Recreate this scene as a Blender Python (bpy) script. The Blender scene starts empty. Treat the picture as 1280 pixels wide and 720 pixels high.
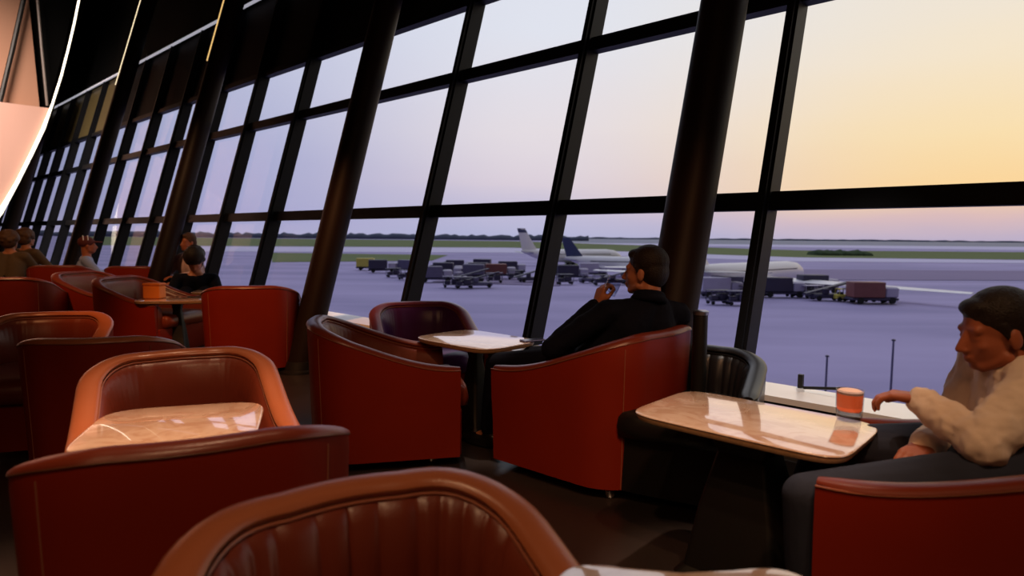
import bpy, bmesh, math, random
from mathutils import Vector, Matrix, Euler, Quaternion
from math import sin, cos, pi, radians, sqrt, atan2
random.seed(7)
SC = bpy.context.scene
COL = SC.collection

# ------------------------------------------------------------ camera frame
H = 1.2
PITCH, ROLL, YAW, LEAN = 0.0815, 0.0092, 0.744, 0.289
D = Vector((-cos(YAW), sin(YAW), 0))      # along the glass wall, away into the lounge
N = Vector((sin(YAW), cos(YAW), 0))       # out through the glass wall
N0 = 3.4                                  # glass plane: n = N0 + LEAN*z
def W(s, n, z): return D*s + N*n + Vector((0, 0, z))
def FW(s, z, off=0.0): return W(s, N0 + LEAN*z + off, z)

# ------------------------------------------------------------ materials
def lin(c):
    c = c/255.0
    return c/12.92 if c <= 0.04045 else ((c+0.055)/1.055)**2.4
def rgb(r, g, b): return (lin(r), lin(g), lin(b), 1)
MATS = {}
def mat(name, col, rough=0.5, metal=0.0, var=0.0, vscale=8.0, bump=0.0, bscale=60.0, emit=None, estr=0.0,
        coat=0.0, spec=0.5, trans=0.0, col2=None, ior=1.45):
    if name in MATS: return MATS[name]
    m = bpy.data.materials.new(name); m.use_nodes = True
    nt = m.node_tree; b = nt.nodes['Principled BSDF']
    b.inputs['Roughness'].default_value = rough
    b.inputs['Metallic'].default_value = metal
    b.inputs['Specular IOR Level'].default_value = spec
    b.inputs['Coat Weight'].default_value = coat
    b.inputs['Coat Roughness'].default_value = 0.08
    b.inputs['Transmission Weight'].default_value = trans
    b.inputs['IOR'].default_value = ior
    tc = nt.nodes.new('ShaderNodeTexCoord')
    nz = nt.nodes.new('ShaderNodeTexNoise'); nz.inputs['Scale'].default_value = vscale
    nz.inputs['Detail'].default_value = 5
    nt.links.new(tc.outputs['Object'], nz.inputs['Vector'])
    mx = nt.nodes.new('ShaderNodeMix'); mx.data_type = 'RGBA'
    a = col; c2 = col2 if col2 else tuple(min(1, v*(1-var)) for v in col[:3]) + (1,)
    mx.inputs[6].default_value = a; mx.inputs[7].default_value = c2
    nt.links.new(nz.outputs['Fac'], mx.inputs[0])
    nt.links.new(mx.outputs[2], b.inputs['Base Color'])
    if bump:
        n2 = nt.nodes.new('ShaderNodeTexNoise'); n2.inputs['Scale'].default_value = bscale
        n2.inputs['Detail'].default_value = 4
        nt.links.new(tc.outputs['Object'], n2.inputs['Vector'])
        bp = nt.nodes.new('ShaderNodeBump'); bp.inputs['Strength'].default_value = bump
        bp.inputs['Distance'].default_value = 0.004
        nt.links.new(n2.outputs['Fac'], bp.inputs['Height'])
        nt.links.new(bp.outputs['Normal'], b.inputs['Normal'])
    if emit:
        b.inputs['Emission Color'].default_value = emit
        b.inputs['Emission Strength'].default_value = estr
    MATS[name] = m
    return m

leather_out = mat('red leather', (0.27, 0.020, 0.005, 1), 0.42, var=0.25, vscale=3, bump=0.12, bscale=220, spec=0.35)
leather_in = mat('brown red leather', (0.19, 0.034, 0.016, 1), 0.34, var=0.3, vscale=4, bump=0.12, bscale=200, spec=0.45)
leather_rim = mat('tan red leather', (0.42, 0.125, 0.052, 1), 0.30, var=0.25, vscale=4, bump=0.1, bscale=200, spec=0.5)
leather_blk = mat('black leather', (0.012, 0.010, 0.010, 1), 0.35, var=0.3, bump=0.12, bscale=200)
welt = mat('leather welt', (0.36, 0.12, 0.07, 1), 0.3, var=0.2)
chrome = mat('chrome', (0.75, 0.77, 0.8, 1), 0.12, metal=1.0)
black_metal = mat('black powder coat', (0.008, 0.007, 0.007, 1), 0.5, var=0.3)
frame_m = mat('dark anodised frame', (0.005, 0.006, 0.009, 1), 0.5, metal=0.0, var=0.3, vscale=2, spec=0.2)
column_m = mat('dark bronze column', (0.016, 0.008, 0.006, 1), 0.5, var=0.4, vscale=1.5, spec=0.2)
ceil_m = mat('black ceiling', (0.0022, 0.0022, 0.0024, 1), 0.8, var=0.3, spec=0.1)
slat_m = mat('black slat', (0.006, 0.005, 0.005, 1), 0.6, var=0.3)
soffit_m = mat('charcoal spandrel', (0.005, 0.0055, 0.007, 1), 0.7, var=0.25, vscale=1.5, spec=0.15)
soffit_lit = mat('painted lit spandrel', (0.13, 0.10, 0.04, 1), 0.5, var=0.3, vscale=1.5)  # same panels as the charcoal ones, warm light painted into the colour
darkwall = mat('dark wall', (0.02, 0.015, 0.012, 1), 0.7, var=0.3)
sill_m = mat('white sill', (0.92, 0.92, 0.93, 1), 0.3, var=0.08)
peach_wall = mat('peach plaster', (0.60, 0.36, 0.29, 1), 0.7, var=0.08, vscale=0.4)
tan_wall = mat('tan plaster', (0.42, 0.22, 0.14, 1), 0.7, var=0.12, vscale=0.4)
brown_trim = mat('brown trim', (0.05, 0.028, 0.014, 1), 0.5, var=0.4)
suit_m = mat('navy wool', (0.0035, 0.0045, 0.012, 1), 0.85, var=0.3, vscale=30, bump=0.2, bscale=300, spec=0.15)
shirt_m = mat('cream shirt', (0.88, 0.72, 0.58, 1), 0.8, var=0.12, vscale=6, bump=0.5, bscale=14, spec=0.2)
skin_m = mat('skin', (0.40, 0.15, 0.075, 1), 0.5, var=0.15, vscale=12, spec=0.35)
skin_dark = mat('tanned skin', (0.34, 0.10, 0.045, 1), 0.5, var=0.15, vscale=12, spec=0.35)
hair_m = mat('dark hair', (0.016, 0.009, 0.006, 1), 0.55, var=0.5, vscale=60, bump=1.0, bscale=160, spec=0.3)
hair_brown = mat('brown hair', (0.10, 0.045, 0.02, 1), 0.6, var=0.5, vscale=50, bump=1.0, bscale=60, spec=0.3)
denim_m = mat('dark denim', (0.030, 0.036, 0.06, 1), 0.85, var=0.3, vscale=20, bump=0.4, bscale=25, spec=0.2)
shoe_m = mat('black shoe', (0.01, 0.009, 0.009, 1), 0.3)
olive_m = mat('olive cloth', (0.06, 0.045, 0.022, 1), 0.85, var=0.3, bump=0.4, bscale=20)
blue_cloth = mat('pale blue cloth', (0.30, 0.36, 0.60, 1), 0.8, var=0.2)
cap_red = mat('dark red cap', (0.10, 0.015, 0.012, 1), 0.8, var=0.2)
white_band = mat('white band', (0.7, 0.7, 0.72, 1), 0.7)
brown_cloth = mat('brown jacket', (0.10, 0.06, 0.03, 1), 0.85, var=0.4, bump=0.4, bscale=20)

def glass_mat(name='window glass', tint=(0.99, 0.99, 1.0, 1), ior=1.22):
    m = bpy.data.materials.new(name); m.use_nodes = True; nt = m.node_tree; nt.nodes.clear()
    o = nt.nodes.new('ShaderNodeOutputMaterial'); mix = nt.nodes.new('ShaderNodeMixShader')
    t = nt.nodes.new('ShaderNodeBsdfTransparent'); t.inputs['Color'].default_value = tint
    g = nt.nodes.new('ShaderNodeBsdfGlossy'); g.inputs['Roughness'].default_value = 0.01
    f = nt.nodes.new('ShaderNodeFresnel'); f.inputs['IOR'].default_value = ior
    ge = nt.nodes.new('ShaderNodeNewGeometry'); om = nt.nodes.new('ShaderNodeMath'); om.operation = 'SUBTRACT'; om.inputs[0].default_value = 1.0
    mu = nt.nodes.new('ShaderNodeMath'); mu.operation = 'MULTIPLY'
    nt.links.new(ge.outputs['Backfacing'], om.inputs[1]); nt.links.new(f.outputs[0], mu.inputs[0]); nt.links.new(om.outputs[0], mu.inputs[1])
    nt.links.new(mu.outputs[0], mix.inputs[0]); nt.links.new(t.outputs[0], mix.inputs[1])
    nt.links.new(g.outputs[0], mix.inputs[2]); nt.links.new(mix.outputs[0], o.inputs[0])
    return m
glass_m = glass_mat()
tumbler_m = glass_mat('tumbler glass', (0.80, 0.82, 0.86, 1), 1.6)

def marble(name, base, vein, rough=0.12):
    m = bpy.data.materials.new(name); m.use_nodes = True; nt = m.node_tree; b = nt.nodes['Principled BSDF']
    tc = nt.nodes.new('ShaderNodeTexCoord'); nz = nt.nodes.new('ShaderNodeTexNoise')
    nz.inputs['Scale'].default_value = 9; nz.inputs['Detail'].default_value = 8; nz.inputs['Distortion'].default_value = 1.6
    r = nt.nodes.new('ShaderNodeValToRGB'); r.color_ramp.elements[0].position = 0.42; r.color_ramp.elements[1].position = 0.56
    r.color_ramp.elements[0].color = vein; r.color_ramp.elements[1].color = base
    nt.links.new(tc.outputs['Object'], nz.inputs['Vector']); nt.links.new(nz.outputs['Fac'], r.inputs[0])
    nt.links.new(r.outputs[0], b.inputs['Base Color'])
    b.inputs['Roughness'].default_value = rough; b.inputs['Specular IOR Level'].default_value = 0.9
    b.inputs['Coat Weight'].default_value = 1.0; b.inputs['Coat Roughness'].default_value = 0.03; b.inputs['Coat IOR'].default_value = 2.4
    return m
marble_m = marble('cream marble', (0.72, 0.52, 0.40, 1), (0.60, 0.38, 0.27, 1))
edge_m = mat('table edge', (0.50, 0.30, 0.16, 1), 0.35, var=0.5, vscale=90)

# ------------------------------------------------------------ helpers
def tag(o, label=None, cat=None, group=None, kind=None):
    if label: o['label'] = label
    if cat: o['category'] = cat
    if group: o['group'] = group
    if kind: o['kind'] = kind
    return o
def empty(name, loc=(0, 0, 0), rz=0.0):
    o = bpy.data.objects.new(name, None); COL.objects.link(o)
    o.location = loc; o.rotation_euler = (0, 0, rz); o.empty_display_size = 0.1
    return o
def obj(name, bm, m, parent=None, smooth=True, angle=40):
    me = bpy.data.meshes.new(name)
    bmesh.ops.recalc_face_normals(bm, faces=bm.faces)
    bm.to_mesh(me); bm.free()
    for p in me.polygons: p.use_smooth = smooth
    if smooth and angle: me.set_sharp_from_angle(angle=radians(angle))
    o = bpy.data.objects.new(name, me); COL.objects.link(o)
    for mm in (m if isinstance(m, (list, tuple)) else [m]): me.materials.append(mm)
    if parent: o.parent = parent
    return o
def struct(name, bm, m, smooth=False, parent=None):
    o = obj(name, bm, m, parent, smooth)
    if parent is None: o['kind'] = 'structure'
    return o
def kids(o): return [c for c in bpy.data.objects if c.parent == o]
def copy_tree(o, parent=None):
    c = o.copy(); COL.objects.link(c)
    if parent: c.parent = parent
    for k in kids(o): copy_tree(k, c)
    return c

def box(bm, a, b, M=None):
    a, b = Vector(a), Vector(b)
    vs = [bm.verts.new((x, y, z)) for z in (a.z, b.z) for y in (a.y, b.y) for x in (a.x, b.x)]
    for f in ((0, 1, 3, 2), (4, 5, 7, 6), (0, 1, 5, 4), (2, 3, 7, 6), (0, 2, 6, 4), (1, 3, 7, 5)):
        bm.faces.new([vs[i] for i in f])
    if M is not None:
        for v in vs: v.co = M @ v.co
    return vs
def hexa(bm, pts):                       # 8 points: bottom 4 (ccw) then top 4
    vs = [bm.verts.new(p) for p in pts]
    for f in ((0, 1, 2, 3), (4, 5, 6, 7), (0, 1, 5, 4), (1, 2, 6, 5), (2, 3, 7, 6), (3, 0, 4, 7)):
        bm.faces.new([vs[i] for i in f])
    return vs
def loft(bm, rings, closed=True, caps=True):
    R = [[bm.verts.new(p) for p in r] for r in rings]
    n = len(R[0])
    for a, b in zip(R, R[1:]):
        for i in range(n if closed else n-1):
            j = (i+1) % n
            bm.faces.new((a[i], a[j], b[j], b[i]))
    if caps and closed:
        bm.faces.new(R[0][::-1]); bm.faces.new(R[-1])
    return R
def tube(bm, pts, r, seg=8, cap=True):
    pts = [Vector(p) for p in pts]
    rr = r if isinstance(r, (list, tuple)) else [r]*len(pts)
    rings = []; prev = None
    for i, p in enumerate(pts):
        t = (pts[min(i+1, len(pts)-1)] - pts[max(i-1, 0)]).normalized()
        if prev is None:
            u = t.orthogonal().normalized()
        else:
            u = (prev - t*prev.dot(t)).normalized()
        prev = u; v = t.cross(u)
        rings.append([p + (u*cos(2*pi*k/seg) + v*sin(2*pi*k/seg))*rr[i] for k in range(seg)])
    return loft(bm, rings, True, cap)
def lathe(bm, prof, seg=24, c=(0, 0, 0)):
    c = Vector(c); rings = []
    for r, z in prof:
        rings.append([c + Vector((max(r, 1e-4)*cos(2*pi*k/seg), max(r, 1e-4)*sin(2*pi*k/seg), z)) for k in range(seg)])
    return loft(bm, rings)
def ellipsoid(bm, c, r, M=None, u=20, v=12):
    c = Vector(c)
    if isinstance(r, (int, float)): r = (r, r, r)
    rings = []
    for j in range(1, v):
        th = pi*j/v
        ring = []
        for k in range(u):
            p = Vector((r[0]*sin(th)*cos(2*pi*k/u), r[1]*sin(th)*sin(2*pi*k/u), r[2]*cos(th)))
            if M is not None: p = M @ p
            ring.append(c + p)
        rings.append(ring)
    R = [[bm.verts.new(p) for p in q] for q in rings]
    top = Vector((0, 0, r[2])); bot = Vector((0, 0, -r[2]))
    if M is not None: top, bot = M @ top, M @ bot
    vt, vb = bm.verts.new(c+top), bm.verts.new(c+bot)
    for a, b in zip(R, R[1:]):
        for i in range(u): bm.faces.new((a[i], a[(i+1) % u], b[(i+1) % u], b[i]))
    for i in range(u):
        bm.faces.new((vt, R[0][(i+1) % u], R[0][i])); bm.faces.new((vb, R[-1][i], R[-1][(i+1) % u]))
def capsule(bm, p0, r0, p1, r1, seg=14):
    p0, p1 = Vector(p0), Vector(p1); t = (p1-p0); L = t.length
    if L < 1e-6: return ellipsoid(bm, p0, r0)
    t.normalize(); u = t.orthogonal().normalized(); v = t.cross(u)
    sa = max(-0.95, min(0.95, (r0-r1)/L)); rings = []; A = math.asin(sa)
    def ring(c, r): rings.append([c + (u*cos(2*pi*k/seg)+v*sin(2*pi*k/seg))*r for k in range(seg)])
    for i in range(6):
        a = -pi/2 + 0.08 + (A + pi/2 - 0.08)*i/5
        ring(p0 + t*(r0*sin(a)), r0*cos(a))
    for i in range(6):
        a = A + (pi/2 - 0.08 - A)*i/5
        ring(p1 + t*(r1*sin(a)), r1*cos(a))
    loft(bm, rings)
def rrect(hx, hy, r, n=6):
    pts = []
    for cx, cy, a0 in ((hx-r, hy-r, 0), (-hx+r, hy-r, pi/2), (-hx+r, -hy+r, pi), (hx-r, -hy+r, 3*pi/2)):
        for k in range(n+1):
            a = a0 + pi/2*k/n
            pts.append((cx+r*cos(a), cy+r*sin(a)))
    return pts

# ------------------------------------------------------------ room shell
S0, S1 = -4.0, 27.0
SILL = 0.405
def slab(name, m, s0, s1, n0, n1, z0, z1):
    bm = bmesh.new()
    hexa(bm, [W(s0, n0, z0), W(s1, n0, z0), W(s1, n1, z0), W(s0, n1, z0), W(s0, n0, z1), W(s1, n0, z1), W(s1, n1, z1), W(s0, n1, z1)])
    return struct(name, bm, m)
NI = 3.215                       # inner edge of the sill
floor_m = bpy.data.materials.new('dark polished floor'); floor_m.use_nodes = True
nt = floor_m.node_tree; b = nt.nodes['Principled BSDF']
tc = nt.nodes.new('ShaderNodeTexCoord'); nz = nt.nodes.new('ShaderNodeTexNoise'); nz.inputs['Scale'].default_value = 2.5; nz.inputs['Detail'].default_value = 8
rp = nt.nodes.new('ShaderNodeValToRGB'); rp.color_ramp.elements[0].color = (0.016, 0.012, 0.012, 1); rp.color_ramp.elements[1].color = (0.045, 0.031, 0.026, 1)
nt.links.new(tc.outputs['Object'], nz.inputs['Vector']); nt.links.new(nz.outputs['Fac'], rp.inputs[0]); nt.links.new(rp.outputs[0], b.inputs['Base Color'])
mr = nt.nodes.new('ShaderNodeMapRange'); mr.inputs['To Min'].default_value = 0.22; mr.inputs['To Max'].default_value = 0.42
nt.links.new(nz.outputs['Fac'], mr.inputs[0]); nt.links.new(mr.outputs[0], b.inputs['Roughness'])
slab('floor', floor_m, S0, S1, -7, 3.6, -0.3, 0)
slab('wall_window_side', darkwall, S0, S1, NI+0.02, 3.6, 0, SILL-0.03)
slab('trim_1', sill_m, S0, S1, NI, N0+LEAN*SILL, SILL-0.03, SILL)
slab('baseboard_window_side', black_metal, S0, S1, NI, NI+0.018, 0.0, 0.09)
slab('ceiling', ceil_m, S0, S1+1, -7, 6.2, 8.0, 8.2)
bm = bmesh.new()
hexa(bm, [W(S0-0.2, -7, 0), W(S0, -7, 0), W(S0, N0, 0), W(S0-0.2, N0, 0), W(S0-0.2, -7, 8), W(S0, -7, 8), W(S0, N0+LEAN*8, 8), W(S0-0.2, N0+LEAN*8, 8)])
struct('wall_right', bm, darkwall)
slab('wall_back', darkwall, S0, S1, -7.2, -7, 0, 8.0)
bm = bmesh.new()
hexa(bm, [W(S1, -7, 0), W(S1+0.2, -7, 0), W(S1+0.2, N0, 0), W(S1, N0, 0), W(S1, -7, 8), W(S1+0.2, -7, 8), W(S1+0.2, N0+LEAN*8, 8), W(S1, N0+LEAN*8, 8)])
struct('wall_left', bm, darkwall)
bm = bmesh.new()
hexa(bm, [FW(S0, 4.82, -0.03), FW(S1, 4.82, -0.03), FW(S1, 4.82, 0.1), FW(S0, 4.82, 0.1), FW(S0, 8.0, -0.03), FW(S1, 8.0, -0.03), FW(S1, 8.0, 0.1), FW(S0, 8.0, 0.1)])
struct('wall_above_windows', bm, ceil_m)
# ceiling slats running across the room
for i in range(26):
    s = 3.0 + i*0.95
    bm = bmesh.new()
    hexa(bm, [W(s, -6.9, 7.86), W(s+0.06, -6.9, 7.86), W(s+0.06, 5.5, 7.86), W(s, 5.5, 7.86),
              W(s, -6.9, 8.0), W(s+0.06, -6.9, 8.0), W(s+0.06, 5.5, 8.0), W(s, 5.5, 8.0)])
    struct('trim_%d' % (60+i), bm, slat_m)

# mullions
mull = [-1.62, -0.09, 1.44, 3.01, 4.50, 5.98, 7.46, 8.85, 10.22]
s = 10.22
while s < 26.5:
    s += 1.42; mull.append(s)
tn = 2
for s in mull:
    bm = bmesh.new()
    w, d0, d1 = 0.036, -0.10, 0.05
    hexa(bm, [FW(s-w, SILL, d0), FW(s+w, SILL, d0), FW(s+w, SILL, d1), FW(s-w, SILL, d1),
              FW(s-w, 4.85, d0), FW(s+w, 4.85, d0), FW(s+w, 4.85, d1), FW(s-w, 4.85, d1)])
    # slimmer inner nose on the mullion
    hexa(bm, [FW(s-0.02, SILL, d0-0.03), FW(s+0.02, SILL, d0-0.03), FW(s+0.02, SILL, d0), FW(s-0.02, SILL, d0),
              FW(s-0.02, 4.85, d0-0.03), FW(s+0.02, 4.85, d0-0.03), FW(s+0.02, 4.85, d0), FW(s-0.02, 4.85, d0)])
    struct('trim_%d' % tn, bm, frame_m); tn += 1
for z, h in ((1.42, 0.055), (2.69, 0.055), (3.45, 0.04), (4.80, 0.05)):
    bm = bmesh.new()
    a, c = z-h, z+h
    hexa(bm, [FW(mull[0], a, -0.07), FW(S1, a, -0.07), FW(S1, a, 0.04), FW(mull[0], a, 0.04),
              FW(mull[0], c, -0.07), FW(S1, c, -0.07), FW(S1, c, 0.04), FW(mull[0], c, 0.04)])
    struct('trim_%d' % tn, bm, frame_m); tn += 1
# one glass pane per bay, spandrel above
wn = 1
for a, c in zip(mull, mull[1:]):
    bm = bmesh.new()
    for z0, z1 in ((SILL+0.03, 1.37), (1.47, 2.64), (2.74, 3.42)):
        hexa(bm, [FW(a+0.03, z0, -0.006), FW(c-0.03, z0, -0.006), FW(c-0.03, z0, 0.006), FW(a+0.03, z0, 0.006),
                  FW(a+0.03, z1, -0.006), FW(c-0.03, z1, -0.006), FW(c-0.03, z1, 0.006), FW(a+0.03, z1, 0.006)])
    struct('window_%d' % wn, bm, glass_m); wn += 1
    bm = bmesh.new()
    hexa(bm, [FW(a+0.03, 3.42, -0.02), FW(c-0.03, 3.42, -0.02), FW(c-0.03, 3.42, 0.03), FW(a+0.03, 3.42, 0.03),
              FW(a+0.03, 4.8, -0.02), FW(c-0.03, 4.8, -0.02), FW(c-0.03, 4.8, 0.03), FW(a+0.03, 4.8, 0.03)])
    struct('trim_%d' % (100+wn), bm, soffit_lit if a > 15.5 else soffit_m)
# thin light line along the top of the glass wall
led_m = mat('cold linear light', (0.6, 0.6, 0.66, 1), 0.5, emit=(0.62, 0.62, 0.72, 1), estr=0.55)
bm = bmesh.new()
hexa(bm, [FW(8.3, 4.715, -0.15), FW(24, 4.715, -0.15), FW(24, 4.715, -0.11), FW(8.3, 4.715, -0.11),
          FW(8.3, 4.75, -0.15), FW(24, 4.75, -0.15), FW(24, 4.75, -0.11), FW(8.3, 4.75, -0.11)])
lt = obj('linear_light', bm, led_m, smooth=False)
tag(lt, 'long thin pale light line under the black ceiling above the glass wall', 'light')

# ------------------------------------------------------------ leaning columns
CTOP = 7.9
gold_glint = mat('warm painted glint', (0.8, 0.5, 0.2, 1), 0.5, emit=(1.0, 0.62, 0.22, 1), estr=0.9)  # reflection along the column edge, made as a glowing strip
def column(s0, nb, s1, nt_, r, label, strip=None):
    base = W(s0, nb, 0); top = W(s1, nt_, CTOP)
    t = empty('column', base); tag(t, label, 'column', 'leaning columns along the glass wall')
    ax = top-base
    bm = bmesh.new()
    rings = []
    for k in range(9):
        p = ax*(k/8)
        rings.append([p + Vector((r*cos(2*pi*j/28), r*sin(2*pi*j/28), 0)) for j in range(28)])
    loft(bm, rings); obj('shaft', bm, column_m, t, angle=60)
    bm = bmesh.new()
    rings = []
    for z, q in ((0.0, r+0.05), (0.02, r+0.05), (0.03, r+0.015), (0.10, r+0.012)):
        p = ax*(z/CTOP); rings.append([p + Vector((q*cos(2*pi*j/28), q*sin(2*pi*j/28), 0)) for j in range(28)])
    loft(bm, rings); obj('base_collar', bm, black_metal, t, angle=40)
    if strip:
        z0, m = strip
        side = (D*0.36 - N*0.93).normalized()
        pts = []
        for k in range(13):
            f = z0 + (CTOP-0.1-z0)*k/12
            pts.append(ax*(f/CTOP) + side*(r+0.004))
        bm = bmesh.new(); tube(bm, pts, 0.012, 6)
        so = obj('edge_glint', bm, m, t); so['label'] = 'thin warm painted glint in place of a column reflection'
    return t

# ------------------------------------------------------------ end wall with curved edge
exec_cam = None
F_ = 790.0
def ray(x, y):
    c, s_ = cos(ROLL), sin(ROLL)
    X, Y = x-640, y-360
    X, Y = c*X + s_*Y, -s_*X + c*Y
    cp, sp = cos(PITCH), sin(PITCH)
    return Vector((X, F_*cp - Y*sp, -(F_*sp + Y*cp)))
CAM0 = Vector((0, 0, H))
def at_s(x, y, S):
    d = ray(x, y); return CAM0 + d*(S/d.dot(D))
def at_z(x, y, z):
    d = ray(x, y); return CAM0 + d*((z-H)/d.z)
def at_y(x, y, depth):
    d = ray(x, y); return CAM0 + d*(depth/d.y)
def at_n(x, y, n):
    d = ray(x, y); return CAM0 + d*(n/d.dot(N))

def NC(z): return 2.77 + 0.289*z
for s_, r_, lab, st in (
    (1.62, 0.130, 'nearest thick dark leaning column, right behind the man in the dark suit', None),
    (5.09, 0.130, 'thick dark leaning column behind the purple-lit red tub chair', None),
    (9.02, 0.130, 'dark leaning column with a warm painted glint up its left edge, third from the camera', (3.55, gold_glint)),
    (13.35, 0.130, 'dark leaning column with a pale painted glint above the head of the guest in the cap', (3.9, None)),
    (19.8, 0.130, 'farthest dark leaning column, beside the curved edge of the peach end wall', None)):
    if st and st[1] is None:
        st = (st[0], mat('pale painted glint', (0.8, 0.7, 0.5, 1), 0.5, emit=(1.0, 0.80, 0.50, 1), estr=1.3))  # paler reflected glint, also made to glow
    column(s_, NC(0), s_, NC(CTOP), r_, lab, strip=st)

# peach end wall with a curved lit edge
SE = 18.0
cv = [(98, 0), (92, 30), (85, 60), (76, 95), (65, 130), (54, 160), (40, 190), (21, 228), (0, 265), (-40, 320), (-90, 372)]
cp3 = [at_s(x, y, SE) for x, y in cv]
d0 = cp3[0] - cp3[1]; cp3.insert(0, cp3[0] + d0.normalized()*1.2)
ZS = at_s(60, 135, SE).z
def wallpoly(name, pts, m, s_a, s_b):
    bm = bmesh.new()
    A = [bm.verts.new(W(s_a, n, z)) for n, z in pts]; B = [bm.verts.new(W(s_b, n, z)) for n, z in pts]
    bm.faces.new(A); bm.faces.new(B[::-1])
    for i in range(len(pts)):
        j = (i+1) % len(pts); bm.faces.new((A[i], A[j], B[j], B[i]))
    return struct(name, bm, m)
lower = [(p.dot(N), p.z) for p in cp3 if p.z <= ZS+0.01]
nl, zl = lower[-1]
n_at = lambda q: at_s(q[0], q[1], SE).dot(N)
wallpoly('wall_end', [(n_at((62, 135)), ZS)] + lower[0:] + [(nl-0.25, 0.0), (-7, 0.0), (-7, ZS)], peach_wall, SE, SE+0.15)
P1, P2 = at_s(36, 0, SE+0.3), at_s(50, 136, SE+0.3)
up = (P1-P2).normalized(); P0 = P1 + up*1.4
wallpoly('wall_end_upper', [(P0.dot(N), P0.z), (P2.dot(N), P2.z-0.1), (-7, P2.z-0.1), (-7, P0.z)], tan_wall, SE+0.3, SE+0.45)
upper = [(p.dot(N), p.z) for p in cp3 if p.z > ZS-0.05]
wallpoly('wall_end_bulkhead', upper + [(2.0, ZS-0.02), (2.0, upper[0][1])], ceil_m, SE+0.5, SE+0.65)
bm = bmesh.new(); tube(bm, [p - D*0.05 for p in cp3], [0.022]*6+[0.035]*3+[0.05]*(len(cp3)-9), 8)
cl = obj('curved_light', bm, mat('bright line light', (1, 0.9, 0.75, 1), 0.5, emit=(1.0, 0.88, 0.68, 1), estr=2.4))
tag(cl, 'bright curved line of light sweeping down the edge of the peach end wall', 'light')
bm = bmesh.new(); tube(bm, [at_s(31, -8, SE+0.1), at_s(16, 60, SE+0.1), at_s(-3, 140, SE+0.1)], 0.05, 8)
tag(obj('diagonal_rail', bm, black_metal), 'thin black diagonal rail across the tan upper end wall', 'rail')
bm = bmesh.new(); tube(bm, [at_s(46, -8, SE+0.2), at_s(52, 60, SE+0.2), at_s(59, 132, SE+0.2)], 0.028, 8)
tag(obj('vertical_rail', bm, mat('grey metal', (0.22, 0.18, 0.16, 1), 0.4, var=0.2)), 'thin grey upright rail beside the curved line of light', 'rail')

# ------------------------------------------------------------ tub chairs
def outline(w, d, R=0.24, n=9, tp=0.07):
    """U outline, from the right arm front round the back to the left arm front; +Y is the open side"""
    hx, hy = w/2, d/2
    pts = []
    yF = hy
    for k in range(7): pts.append((hx - 0.012*(k/6.0 if False else (1-k/6.0)), yF + (-hy+R-yF)*k/6))
    for k in range(1, n+1):
        a = pi/2*k/n; pts.append((hx-R + R*cos(a), -hy+R - R*sin(a)))
    m = 5
    xs = hx-R
    for k in range(1, m+1):
        x = xs*(1-k/m); pts.append((x, -hy - 0.018*(1-(x/xs)**2)))
    pts = [(x*(1-tp*(hy-y)/d), y) for x, y in pts]
    left = [(-x, y) for x, y in pts[:-1]][::-1]
    P = [Vector((x, y, 0)) for x, y in pts+left]
    nr = []
    for i in range(len(P)):
        t = P[min(i+1, len(P)-1)] - P[max(i-1, 0)]
        nr.append(Vector((-t.y, t.x, 0)).normalized()*-1)
    for i, v in enumerate(nr):
        if v.dot(P[i] - Vector((0, 0.12, 0)) if abs(P[i].x) < hx*0.9 or P[i].y < 0 else Vector((P[i].x, 0, 0))) < 0: nr[i] = -v
    L = [0]
    for a, b in zip(P, P[1:]): L.append(L[-1] + (b-a).length)
    u = [abs(l/L[-1]*2-1) for l in L]
    return P, nr, u, L
def sm(t): t = max(0, min(1, t)); return t*t*(3-2*t)
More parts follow.
